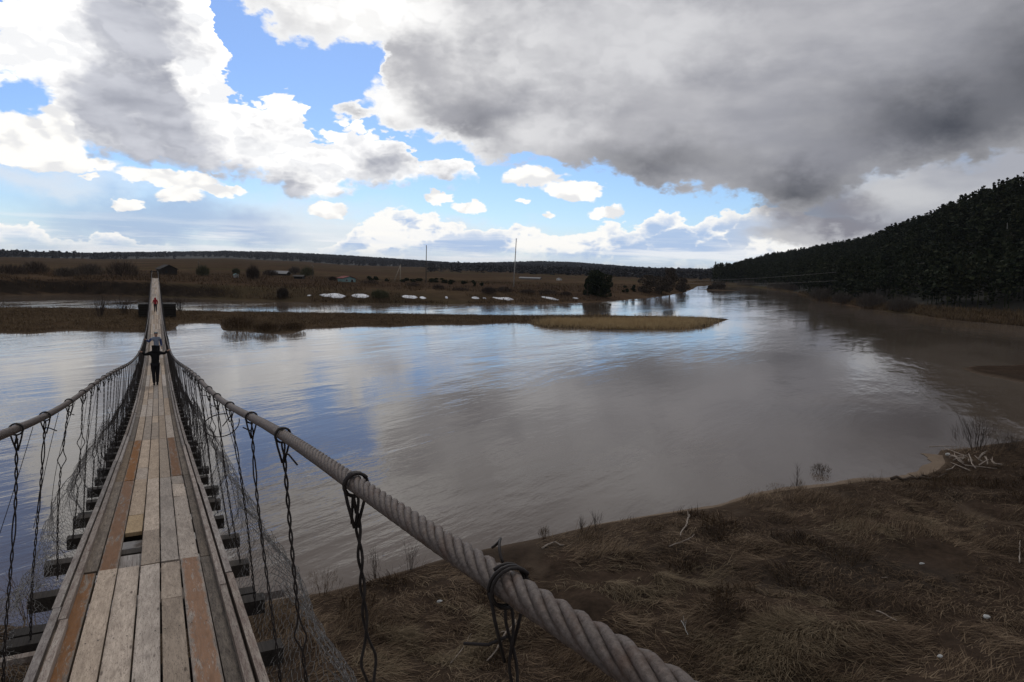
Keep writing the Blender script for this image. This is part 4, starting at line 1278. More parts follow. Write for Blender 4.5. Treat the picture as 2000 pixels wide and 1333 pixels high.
def house(name, label, cat, px, py, wpx, hpx, wall_m, roof_m, rot=0.2, depth=1.1, windows=1, roof_share=0.38, door=True):
    p, r = ground_hit(px, py); m_ = mpp(p); w, h = wpx * m_, hpx * m_
    hw, hd = w / 2, w / 2 * depth; hwall = h * (1 - roof_share)
    t = empty(name, p - np.array([0, 0, 0.15]), face_cam(p, rot)); tag(t, label, cat)
    # walls: four board-built sides, gables on the short ends facing the river
    mb = MB()
    V = [[-hw, -hd, 0], [hw, -hd, 0], [hw, hd, 0], [-hw, hd, 0], [-hw, -hd, hwall], [hw, -hd, hwall], [hw, hd, hwall], [-hw, hd, hwall], [0, -hd, h], [0, hd, h]]
    mb.add(V, [[0, 1, 5, 4], [1, 2, 6, 5], [2, 3, 7, 6], [3, 0, 4, 7]], [[4, 5, 8], [6, 7, 9]])
    mb.build('wall', MATS[wall_m], t)
    for s in (-1, 1):
        ov = w * 0.09; q = MB(); dxr, dzr = hw, h - hwall; L = math.hypot(dxr, dzr); ux, uz = dxr / L, dzr / L
        A = np.array([0, 0, h]); B = np.array([s * (hw + ov * ux), 0, hwall - ov * uz]); n_ = np.array([s * uz, 0, ux]) * 0.07
        VV = []
        for yy in (-hd - ov, hd + ov):
            for b_ in (A, B): VV += [b_ + [0, yy, 0] + n_ * 0.15, b_ + [0, yy, 0] + n_ * 1.4]
        q.add(VV, [[0, 1, 3, 2], [4, 6, 7, 5], [0, 4, 5, 1], [2, 3, 7, 6], [1, 5, 7, 3], [0, 2, 6, 4]])
        q.build('roof_slope', MATS[roof_m], t)
    for k in range(windows):
        wx_ = (-0.45 + 0.9 * (k + 0.5) / windows) * w if windows > 1 else -0.18 * w
        f = MB(); f.box((wx_, -hd - 0.03, hwall * 0.55), (w * 0.10, 0.03, hwall * 0.20)); fo_ = f.build('window', MATS['white_paint' if wall_m != 'hut_wood' else 'hut_roof'], t)
        g2 = MB(); g2.box((wx_, -hd - 0.065, hwall * 0.55), (w * 0.08, 0.01, hwall * 0.16)); g2.build('pane', MATS['glass_dark'], fo_)
    if door:
        f = MB(); f.box((0.22 * w, -hd - 0.03, hwall * 0.36), (w * 0.09, 0.03, hwall * 0.36)); f.build('door', MATS['shed_dark'], t)
    return t


house('wooden_hut', 'dark wooden gabled hut just behind the far end of the footbridge', 'hut', 326, 537, 29, 20, 'hut_wood', 'hut_roof', 0.25)
house('cabin', 'small turquoise cabin with red roof on the far meadow', 'cabin', 677, 551, 27, 12, 'cabin_teal', 'roof_red', 0.5, 0.8, 2, 0.32)
house('log_barn', 'low barn with pale grey roof half hidden by bushes on the far meadow', 'barn', 547, 538, 24, 9, 'shed_dark', 'roof_grey', 1.2, 1.3, 0, 0.5)
house('long_shed', 'long dark low shed beside the thin wooden pole on the far meadow', 'shed', 585, 545, 30, 8, 'shed_dark', 'shed_dark', 1.4, 0.5, 0, 0.3)
house('small_shack', 'tiny pale shack standing alone on the brown meadow', 'shack', 461, 543, 9, 9, 'shed_pale', 'cabin_teal', 0.1, 1.0, 0, 0.3)
house('farm_shed', 'pale long shed near the tree belt beyond the tall concrete pole', 'shed', 1036, 546, 18, 4.5, 'shed_pale', 'roof_grey', 1.3, 2.2, 0, 0.4)
house('farm_house', 'small white-walled farmhouse far out on the flats beside the pale shed', 'house', 1092, 548, 8, 5, 'white_paint', 'roof_grey', 0.4, 1.0, 0, 0.4)


def pole(name, label, px, pyb, pyt, dx=0, mat='concrete', arm=False, brace=None, rad=0.14, group=None):
    p, r = ground_hit(px, pyb); m_ = mpp(p); h = (pyb - pyt) * m_
    t = empty(name, p, face_cam(p)); tag(t, label, 'utility pole', group)
    mb = MB(); mb.tube([[0, 0, -0.4], [dx * m_ * 0.5, 0, h * 0.5], [dx * m_, 0, h]], [rad, rad * 0.85, rad * 0.7], 8); mb.build('shaft', MATS[mat], t, True)
    if arm:
        mb = MB(); mb.box((dx * m_, 0, h - 0.25), (1.1, 0.05, 0.06)); a_ = mb.build('cross_arm', MATS['dark_pole'], t)
        for q in (-0.95, 0.95, 0.0):
            i_ = MB(); i_.tube([[dx * m_ + q, 0, h - 0.19], [dx * m_ + q, 0, h + 0.02]], [0.05, 0.03], 6); i_.build('insulator', MATS['white_paint'], a_)
    else:
        for q, zz in ((-0.16, h - 0.5), (0.16, h - 1.0)):
            i_ = MB(); i_.tube([[dx * m_ * 0.95, 0, zz], [dx * m_ * 0.95 + q * 1.6, 0, zz + 0.02], [dx * m_ * 0.95 + q * 1.6, 0, zz + 0.16]], [0.02, 0.02, 0.045], 5); i_.build('insulator', MATS['white_paint'], t)
    if brace:
        mb = MB(); mb.tube([[brace * m_, 0.3, -0.4], [dx * m_, 0.05, h * 0.97]], [rad * 0.95, rad * 0.8], 8); mb.build('brace', MATS[mat], t, True)
    return t


pole('concrete_pole', 'tall slim pale concrete pole leaning slightly near the dark round tree', 1003, 561, 467, 3, 'concrete', rad=0.17)
pole('utility_pole', 'tall dark-topped utility pole on the meadow beside the braced pole', 832, 553, 480, 0, 'dark_pole', rad=0.16)
pole('braced_pole', 'pale wooden pole with slanting brace and cross arm', 782, 551, 517, 0, 'pole_pale', True, -13, rad=0.13)
pole('wooden_pole', 'thin dark wooden pole standing beside the long low shed', 611, 547, 516, 0, 'dark_pole', rad=0.10)
pole('wooden_pole', 'thin dark wooden pole on the brown field behind the round bare bush', 388, 533, 509, 0, 'dark_pole', rad=0.10)

# overhead wires across the river, from the far trees to the wooded hillside
for (p0, p1, lab) in (((1345, 554, 330), (2260, 492, 190), 'lower overhead wire crossing the river in front of the wooded hill'), ((1345, 548, 330), (2260, 452, 190), 'upper overhead wire crossing the river in front of the wooded hill')):
    A, B = at_r(*p0), at_r(*p1); s_ = np.linspace(0, 1, 40)
    P = A + (B - A) * s_[:, None]; P[:, 2] -= 4 * 2.4 * s_ * (1 - s_)
    mb = MB(); mb.tube(P, 0.03, 5); o = mb.build('overhead_wire', MATS['wire_grey'], None, True, P[0]); tag(o, lab, 'power line')


# --- bushes and trees
def twig_fan(g, n, w, h, th=0.03, up=0.75, taper=1.0):
    """slender twigs filling a bush"""
    ang = g.uniform(0, 6.28, n); rr = np.sqrt(g.random(n)) * 0.5 * w
    zt = g.random(n) ** 0.8 * h * (1 - 0.45 * (rr / (0.5 * w)) ** 2 * taper)
    x, y = rr * np.cos(ang), rr * np.sin(ang)
    V, Q = blades(x * 0.85, y * 0.85, zt * 0.72, g.uniform(0.2, 0.45, n) * h * 0.75, th * g.uniform(0.6, 1.4, n), np.clip(g.normal(up * 1.5, 0.35, n), 0.15, 1.55), ang + g.normal(size=n) * 0.7, g, 0.25)
    return V, Q


def stems(g, n, w, h, rad, k=4):
    mb = MB()
    for _ in range(n):
        a = g.uniform(0, 6.28); b = g.uniform(0.1, 0.5) * w
        P = np.array([[0.06 * w * math.cos(a), 0.06 * w * math.sin(a), -0.15], [b * 0.45 * math.cos(a), b * 0.45 * math.sin(a), h * 0.4], [b * math.cos(a), b * math.sin(a), h * g.uniform(0.72, 1.0)]])
        P[1:, :2] += g.normal(size=(2, 2)) * 0.04 * w
        mb.tube(P, [rad, rad * 0.6, rad * 0.15], k)
        for _ in range(4):
            t = g.uniform(0.25, 0.85); s0 = P[0] + (P[2] - P[0]) * t if t > 0.5 else P[0] + (P[1] - P[0]) * t * 2
            a2 = a + g.normal() * 1.0; L = h * g.uniform(0.18, 0.4)
            e = s0 + np.array([math.cos(a2) * L * 0.55, math.sin(a2) * L * 0.55, L * 0.85])
            mb.tube([s0, (s0 + e) / 2 + [0, 0, 0.05 * L], e], [rad * 0.4, rad * 0.28, rad * 0.1], 3)
    return mb


def bush(name, label, cat, px, py, wpx, hpx, mat='twig', n=900, ns=9, th=0.035, hit=None, group=None, up=0.75):
    p = (ground_hit(px, py)[0] if hit is None else hit(px, py)); m_ = mpp(p); w, h = wpx * m_, hpx * m_
    r_near = math.hypot(p[0], p[1])
    t = empty(name, p, gt.uniform(0, 6.28)); tag(t, label, cat, group)
    stems(gt, ns, w, h, (0.012 * h + 0.01) if r_near > 60 else 0.0045 + 0.005 * h).build('stem', MATS[mat], t)
    V, Q = twig_fan(gt, n, w, h, th, up); o = obj('twigs', mesh('twigs', V, Q, MATS[mat]), t); o['kind'] = 'stuff'
    return t


def isl(px, py):
    p = at(px, py, 0.25); p[2] = float(island_h(p[0], p[1])); return p


# thickets on the meadow
for (px, py, w, h, mt, lab) in ((18, 537, 70, 24, 'twig', 'wide low dark thicket at the end of the thicket row farthest from the hut'), (68, 535, 56, 28, 'twig', 'dense dark thicket on the far bank between two other thickets'),
                                (130, 541, 50, 22, 'twig_grey', 'greyish low thicket on the far bank above the earth cliff'), (175, 540, 60, 30, 'twig_grey', 'greyish tall thicket on the far bank beside the darkest thicket'),
                                (240, 541, 66, 36, 'twig', 'darkest tallest thicket on the far bank, the one closest to the hut'), (396, 540, 26, 26, 'twig_green', 'round greenish bare bush standing alone beyond the hut'),
                                (494, 546, 26, 32, 'twig', 'dark upright bush standing alone on the meadow near the barn'), (528, 540, 34, 16, 'twig', 'low dark bush in front of the pale-roofed barn'),
                                (575, 536, 26, 18, 'twig_grey', 'greyish bush between the barn and the long shed'), (600, 540, 30, 22, 'twig_green', 'greenish bush beside the thin pole near the long shed'), (461, 536, 16, 14, 'twig_green', 'small greenish bush behind the tiny pale shack'),
                                (955, 575, 34, 16, 'twig', 'low brown brush on the far bank near the tall concrete pole'), (742, 584, 40, 20, 'twig_green', 'greenish brush on the far bank between the snow patches'), (552, 583, 24, 26, 'twig', 'dark bush on the eroded bank slope across the channel'),
                                (650, 549, 18, 10, 'twig', 'small dark bush beside the turquoise cabin')):
    bush('bare_bush', lab, 'bush', px, py, w, h, mt, 1300, 10, 0.06)
# low scrub on the right meadow
for k, px in enumerate((722, 806, 856, 900, 985, 1030, 1070, 1105)):
    py = [556, 560, 566, 569, 572, 574, 577, 578][k]
    bush('low_scrub', 'low rusty-brown scrub bush on the gently sloping far bank', 'bush', px, py, gt.uniform(26, 44), gt.uniform(9, 15), 'twig', 700, 7, 0.06, group='scrub bushes on the far bank slope')


def leafy(name, label, px, py, wpx, hpx, mat, n=2600, size=0.28, lobes=9, group=None, cat='tree', p=None, flat=0.9):
    p = ground_hit(px, py)[0] if p is None else p; m_ = mpp(p); w, h = wpx * m_, hpx * m_
    t = empty(name, p, gt.uniform(0, 6.28)); tag(t, label, cat, group)
    mb = MB(); mb.tube([[0, 0, -0.3], [0.02 * w, 0, h * 0.4], [0, 0.02 * w, h * 0.9]], [0.03 * h, 0.022 * h, 0.004 * h], 7)
    for q in range(6):
        a = q * 1.05 + gt.normal() * 0.2; z0 = h * gt.uniform(0.2, 0.6)
        mb.tube([[0, 0, z0], [0.2 * w * math.cos(a), 0.2 * w * math.sin(a), z0 + 0.10 * h], [0.38 * w * math.cos(a), 0.38 * w * math.sin(a), z0 + 0.16 * h]], [0.012 * h, 0.008 * h, 0.003 * h], 5)
    mb.build('trunk', MATS['bark'], t)
    c = []
    for q in range(lobes):
        a = gt.uniform(0, 6.28); zf = gt.uniform(0.08, 0.9); rad = 0.5 * w * math.sqrt(max(0.05, 1 - ((zf - 0.38) / 0.62) ** 2)) * flat
        cc = np.array([rad * 0.62 * math.cos(a), rad * 0.62 * math.sin(a), zf * h])
        v = gt.normal(size=(n // lobes, 3)); v /= np.linalg.norm(v, axis=1, keepdims=True)
        c.append(cc + v * gt.uniform(0.55, 1.0, (len(v), 1)) ** 0.5 * np.array([0.24 * w, 0.24 * w, 0.17 * h]) * gt.uniform(0.7, 1.2))
    c = np.concatenate(c); c[:, 2] = np.maximum(c[:, 2], 0.1)
    V, Q = leaf_quads(c, size * gt.uniform(0.6, 1.3, len(c)), gt); obj('crown', mesh('crown', V, Q, MATS[mat]), t)
    return t


leafy('pine_tree', 'dense round dark evergreen tree on the bank beyond the island', 1170, 579, 54, 49, 'pine_needles', 6500, 0.24, 30)
leafy('pine_tree', 'smaller dark evergreen leaning on the dense round evergreen', 1147, 578, 20, 32, 'pine_needles', 1500, 0.24, 8)
for (px, py, w, h, lab) in ((1262, 572, 40, 34, 'grey leafless willow at the near end of the point of trees'), (1292, 575, 46, 40, 'tall grey willow in the middle of the point of trees'), (1308, 572, 34, 52, 'tallest bare grey tree rising above the point of trees'), (1332, 571, 30, 28, 'low grey willow at the water end of the point of trees')):
    t = leafy('willow_tree', lab, px, py, w, h, 'willow_mass', 2400, 0.22, 11)
for (px, py, w, h) in ((720, 549, 18, 9), (735, 549, 13, 8), (790, 552, 18, 9), (812, 552, 26, 11), (848, 553, 22, 10), (866, 554, 20, 10), (884, 556, 17, 9), (906, 558, 14, 8), (756, 550, 8, 5), (940, 561, 8, 9), (925, 561, 9, 12)):
    leafy('young_pine', 'small dark young pine in the row across the far meadow', px, py, w, h, 'pine_needles', 500, 0.22, 5, group='young pines on the far meadow')
for (px, py, w, h) in ((1222, 573, 16, 14), (1236, 570, 12, 13)):
    leafy('young_spruce', 'small green spruce between the round evergreen and the willow point', px, py, w, h, 'pine_needles', 500, 0.2, 5, group='small spruces before the willow point')
# islet up the river
c_ = at(1401, 567)
mb = MB(); th = np.linspace(0, 6.28, 24, endpoint=False); V = [[0, 0, 0.35]] + [[13 * math.cos(q) * (1 + 0.15 * math.sin(3 * q)), 5 * math.sin(q), -0.15] for q in th]
mb.add(V, None, [[0, 1 + i, 1 + (i + 1) % 24] for i in range(24)]); o = mb.build('islet', MATS['island_soil'], None, True); o.location = c_; o.rotation_euler = (0, 0, face_cam(c_)); tag(o, kind='structure')
for (px, w, h, lab) in ((1404, 26, 20, 'round grey willow on the little islet up the river'), (1388, 14, 8, 'low grey bush on the end of the little islet')):
    p = at(px, 566, 0.1); leafy('islet_willow', lab, px, 566, w, h, 'willow_mass', 900, 0.35, 8, p=p, cat='bush')
# brush at the foot of the wooded hill
for (px, py, w, h, lab) in ((1605, 588, 56, 30, 'tan willow brush on the first point below the wooded hill'), (1645, 594, 44, 26, 'brown brush below the wooded hill beside the tan willow brush'), (1700, 602, 60, 36, 'reddish bare brush on the slope below the wooded hill'), (1760, 608, 60, 34, 'dark bare brush at the waterline below the wooded hill'),
                            (1520, 567, 50, 20, 'grey brush along the bend at the hill foot'), (1545, 569, 30, 16, 'low grey brush at the bend before the first point'), (1460, 561, 50, 14, 'distant grey brush at the head of the reach')):
    bush('willow_brush', lab, 'bush', px, py, w, h, 'twig_grey', 1500, 10, 0.06)
# pale birch on the slope
p = ground_hit(1960, 520)[0]; t = empty('birch_tree', p); tag(t, 'pale-trunked bare birch among the dark pines on the hill', 'tree')
mb = MB(); mb.tube([[0, 0, -0.3], [0.2, 0, 5], [0.1, 0.2, 11]], [0.16, 0.12, 0.03], 6); mb.build('trunk', MATS['concrete'], t)
V, Q = twig_fan(gt, 300, 4.5, 6, 0.05); V[:, 2] += 5; obj('crown', mesh('crown', V, Q, MATS['twig_grey']), t)

# bare willow shrubs on the island
for (px, py, w, h, n, lab) in ((195, 619, 52, 46, 260, 'bare spreading willow shrub on the island, tallest beside the crib'), (243, 613, 44, 36, 240, 'bare willow shrub between the tall shrub and the crib pier'), (285, 606, 30, 30, 160, 'bare thin shrub close behind the crib pier'),
                               (352, 607, 40, 34, 220, 'bare shrub on the island just past the crib pier'), (330, 603, 26, 30, 160, 'bare slender shrub behind the crib pier')):
    bush('willow_shrub', lab, 'bush', px, py, w, h, 'twig', n, 13, 0.014, isl, up=0.62)
for (px, py, w, h, lab) in ((465, 640, 70, 30, 'dense brown brush on the island shore beside the inlet'), (520, 645, 56, 22, 'low brown brush spilling into the water from the island'), (570, 642, 60, 18, 'low ragged brush at the end of the island brush row')):
    bush('island_brush', lab, 'bush', px, py, w, h, 'bank_scrub', 1600, 8, 0.03, isl, up=0.6)
# sparse stems standing in flooded shallows
for (px, py, w, h, lab) in ((35, 598, 60, 9, 'thin dead stems in the flooded channel behind the island'), (8, 592, 12, 8, 'reddish dead stems standing in the flooded channel')):
    bush('flooded_weeds', lab, 'plant', px, py, w, h, 'twig', 50, 3, 0.03, lambda a, b: at(a, b, 0.0))

# --- last snow along the far bank
for (px, py, w, lab) in ((650, 580, 52, 'largest long snow patch on the far bank below the turquoise cabin'), (704, 579, 36, 'snow patch on the far bank beside the largest patch'), (800, 582, 32, 'snow patch on the far bank below the braced pole'), (826, 583, 14, 'small snow scrap beside the patch below the braced pole'),
                         (604, 577, 9, 'tiny snow scrap on the dark eroded bank'), (872, 583, 6, 'tiny snow scrap between two longer patches'), (928, 583, 17, 'short snow patch on the bank near the tall concrete pole'), (946, 584, 8, 'tiny snow scrap beside the short patch'),
                         (982, 583, 44, 'long thin snow patch below the tall concrete pole'), (1074, 583, 36, 'snow patch on the bank before the dense evergreen'), (1124, 584, 12, 'small snow scrap close to the dense evergreen')):
    p, r = ground_hit(px, py); m_ = mpp(p); w_ = w * m_ / 2; dpt = max(1.2, 4.0 * min(1, w / 30)); nu = 40
    rot = face_cam(p); nu, nv = max(8, int(w * 1.2)), 7
    uu = np.linspace(-1, 1, nu); prof = (1 - np.abs(uu) ** 2.5) * (0.25 + 1.3 * vn(uu * w_ + px, 0 * uu + 3, 2.2, 3)); mid_ = (vn(uu * w_ + px, 0 * uu + 40, 4.0, 2) - 0.5) * 2.0
    V = []
    for v_ in np.linspace(-1, 1, nv):
        x = uu * w_; y = mid_ + v_ * prof * dpt * 0.5
        X_, Y_ = p[0] + x * math.cos(rot) - y * math.sin(rot), p[1] + x * math.sin(rot) + y * math.cos(rot)
        V.append(np.stack([X_ - p[0], Y_ - p[1], far_h(X_, Y_) - p[2] - 0.06 + 0.34 * (1 - v_ * v_) * np.clip(prof, 0, 1) ** 0.5 * (0.4 + vn(X_, Y_, 1.2, 2))], -1))
    V = np.stack(V, 1).reshape(-1, 3); F = grid_faces(nu, nv)
    o = obj('snow_patch', mesh('snow_patch', V, F, MATS['snow'], True), None, p); tag(o, lab, 'snow')

# ------------------------------------------------------------------ small things on the near bank
def bank(px, py):
    p = at(px, py, 0.4)
    for _ in range(4): p = at(px, py, float(near_h(p[0], p[1])))
    return p


def stick(name, label, pts_px, rad, mat='driftwood', lift=0.03, twigs=1, cat='driftwood'):
    P = np.array([bank(*q) for q in pts_px]); P[:, 2] += lift + np.linspace(0, 0.10, len(P)) * gt.random()
    s0 = np.linspace(0, 1, len(P)); s1 = np.linspace(0, 1, 9)
    Q_ = np.stack([np.interp(s1, s0, P[:, k]) for k in range(3)], -1) + gt.normal(size=(9, 3)) * rad * 0.6
    t = empty(name, P[0]); tag(t, label, cat)
    mb = MB(); mb.tube(Q_ - P[0], np.linspace(rad, rad * 0.45, 9), 7); mb.build('trunk', MATS[mat], t, True)
    for k in range(twigs):
        i = gt.integers(2, 7); L = gt.uniform(0.15, 0.4); a = gt.uniform(0, 6.28)
        e = Q_[i] + [math.cos(a) * L, math.sin(a) * L, L * gt.uniform(0.0, 0.5)]
        b = MB(); b.tube([Q_[i] - P[0], (Q_[i] + e) / 2 - P[0] + [0, 0, 0.02], e - P[0]], [rad * 0.45, rad * 0.35, rad * 0.12], 5); b.build('branch', MATS[mat], t, True)


stick('driftwood_branch', 'crooked grey branch pointing at the water above the middle shore', [(1346, 1006), (1341, 1025), (1326, 1054)], 0.035, twigs=1)
stick('driftwood_branch', 'thin pale stick lying just below the crooked grey branch', [(1306, 1069), (1335, 1062), (1356, 1052)], 0.018, twigs=1)
stick('driftwood_branch', 'white peeled stick standing out of the grass on the dark bank', [(1330, 1222), (1337, 1238), (1343, 1256)], 0.011, 'litter', 0.12, 2)
stick('driftwood_branch', 'long forked brown branch lying behind the cable', [(1008, 1216), (985, 1250), (952, 1300)], 0.03, twigs=3)
stick('driftwood_branch', 'bent brown branch at the shore near the tan grass tuft', [(1060, 1072), (1078, 1063), (1100, 1068)], 0.03, twigs=1)
stick('driftwood_branch', 'thin straight twig near the long forked branch', [(880, 1300), (905, 1270), (920, 1245)], 0.012, twigs=1)
stick('driftwood_branch', 'thin grey twig lying near the wet hollow', [(1722, 1130), (1740, 1131), (1756, 1132)], 0.012, twigs=0)
stick('driftwood_branch', 'slim brown pole lying on the dark bank below the wet hollow', [(1710, 1195), (1735, 1210), (1752, 1222)], 0.018, twigs=0)
stick('driftwood_log', 'dark wet log lying along the sandy waterline', [(1742, 940), (1780, 937), (1812, 931)], 0.07, 'bark', 0.02, 1)
stick('driftwood_log', 'second dark log beside the sandy waterline', [(1800, 936), (1822, 938), (1850, 928)], 0.05, 'bark', 0.05, 0)
stick('dead_stem', 'upright bare grey stem near the bank edge on the dark side', [(1990, 1105), (1991, 1085), (1992, 1062)], 0.02, 'driftwood', 0.1, 1, 'plant')
# drift heap on the point
t = empty('driftwood_heap', bank(1885, 905)); tag(t, 'tangled heap of pale driftwood on the sandy point', 'driftwood heap'); c0 = bank(1885, 905)
for k in range(26):
    a = gt.normal(0.5, 0.55); L = gt.uniform(0.6, 1.7); o_ = gt.normal(size=2) * [0.8, 0.5]; z0 = gt.uniform(0.05, 0.30)
    A = np.array([o_[0] - math.cos(a) * L / 2, o_[1] - math.sin(a) * L / 2, z0]); B = np.array([o_[0] + math.cos(a) * L / 2, o_[1] + math.sin(a) * L / 2, z0 + gt.normal() * 0.08])
    b = MB(); b.tube([A, (A + B) / 2 + gt.normal(size=3) * 0.05, B], [0.028, 0.022, 0.01], 6); b.build('stick', MATS['driftwood'], t, True)
# litter
for (px, py, s_, lab) in ((858, 1182, 0.06, 'small pale scrap of litter on the dark bank behind the cable'), (1800, 1108, 0.07, 'white scrap of litter lying at the wet hollow'), (1926, 1214, 0.09, 'crumpled white bag on the dark bank below the wet hollow'), (1850, 893, 0.12, 'white piece of litter lying by the driftwood heap'), (1835, 1290, 0.06, 'pale stone in the dark grass')):
    p = bank(px, py); v = gt.normal(size=(40, 3)); v /= np.linalg.norm(v, axis=1, keepdims=True); v *= gt.uniform(0.6, 1.1, (40, 1)) * s_ * np.array([1.3, 0.8, 0.55])
    import bmesh
    bm = bmesh.new()
    for q in v: bm.verts.new(q)
    bmesh.ops.convex_hull(bm, input=bm.verts)
    for vv in [x for x in bm.verts if not x.link_faces]: bm.verts.remove(vv)
    me = bpy.data.meshes.new('litter'); bm.to_mesh(me); bm.free(); me.materials.append(MATS['litter'])
    o = obj('litter_scrap', me, None, p + [0, 0, s_ * 0.6 + 0.06]); tag(o, lab, 'litter')
# shrubs and weeds along the near shore
bush('shore_shrub', 'bare twiggy shrub on the point behind the driftwood heap', 'bush', 1908, 880, 110, 78, 'twig', 420, 16, 0.010, bank, up=0.7)
bush('shore_shrub', 'bare twiggy shrub at the bank edge past the driftwood heap', 'bush', 1975, 884, 70, 50, 'twig', 260, 12, 0.010, bank, up=0.7)
bush('sunken_tuft', 'dark grass tuft standing alone in the shallow water', 'plant', 1603, 925, 42, 22, 'bank_scrub', 340, 6, 0.012, lambda a, b: at(a, b, -0.02), up=0.6)
bush('flooded_reed', 'few thin bare stems rising from the water beside the dark tuft', 'plant', 1556, 950, 26, 52, 'twig', 18, 4, 0.006, lambda a, b: at(a, b, -0.02), up=0.85)
for (px, py, w, h, n, lab) in ((1165, 1036, 30, 44, 60, 'tall thin weed stems at the water edge in the middle shore'), (1062, 1052, 26, 30, 260, 'tan grass tuft on the water edge'), (1135, 1040, 14, 40, 16, 'single leaning weed beside the tall weed stems'),
                               (735, 1128, 60, 70, 60, 'sparse dead weeds on the shore beside the wire netting'), (800, 1112, 50, 60, 50, 'sparse dead weeds on the shore behind the cable'), (630, 1162, 90, 60, 160, 'reddish dead weeds on the shore close to the netting'), (570, 1175, 60, 50, 120, 'reddish dead weeds beneath the footbridge edge'),
                               (1520, 962, 60, 20, 240, 'brown grass tuft overhanging the shore near the sunken stems'), (1560, 958, 36, 26, 200, 'brown bristly tuft on the shore beside the sunken stems'), (885, 1090, 40, 46, 40, 'thin dead umbels rising behind the cable'), (60, 1215, 110, 120, 160, 'bare reddish shrub on the bank below the netting')):
    bush('dead_weeds', lab, 'plant', px, py, w, h, 'twig' if n < 130 else 'dry_grass', n, 6, 0.006, bank, up=0.8)

# ------------------------------------------------------------------ people
def skin(name, vr, ed, mat, sub=2, root=0):
    me = bpy.data.meshes.new(name); me.from_pydata([v[:3] for v in vr], ed, []); o = bpy.data.objects.new(name, me); C.objects.link(o)
    m_ = o.modifiers.new('skin', 'SKIN'); m_.use_smooth_shade = True
    for i, v in enumerate(vr):
        s_ = me.skin_vertices[0].data[i]; s_.radius = (v[3], v[4] if len(v) > 4 else v[3]); s_.use_root = (i == root)
    q = o.modifiers.new('sub', 'SUBSURF'); q.levels = q.render_levels = sub
    dg = bpy.context.evaluated_depsgraph_get(); ev = o.evaluated_get(dg)
    out = bpy.data.meshes.new_from_object(ev); out.name = name; out.materials.clear(); out.materials.append(mat)
    for p_ in out.polygons: p_.use_smooth = True
    bpy.data.objects.remove(o); return out


for n_, c_ in (('skin_tone', (0.42, 0.26, 0.19)), ('black_cloth', (0.012, 0.012, 0.013)), ('dark_trousers', (0.014, 0.014, 0.017)), ('grey_blue_jacket', (0.20, 0.235, 0.30)), ('navy_sleeve', (0.045, 0.065, 0.15)), ('teal_hat', (0.07, 0.13, 0.18)), ('red_jacket', (0.30, 0.018, 0.028)), ('hair_dark', (0.02, 0.014, 0.010))):
    plain(n_, c_, 0.85, 0.18, 12.0)


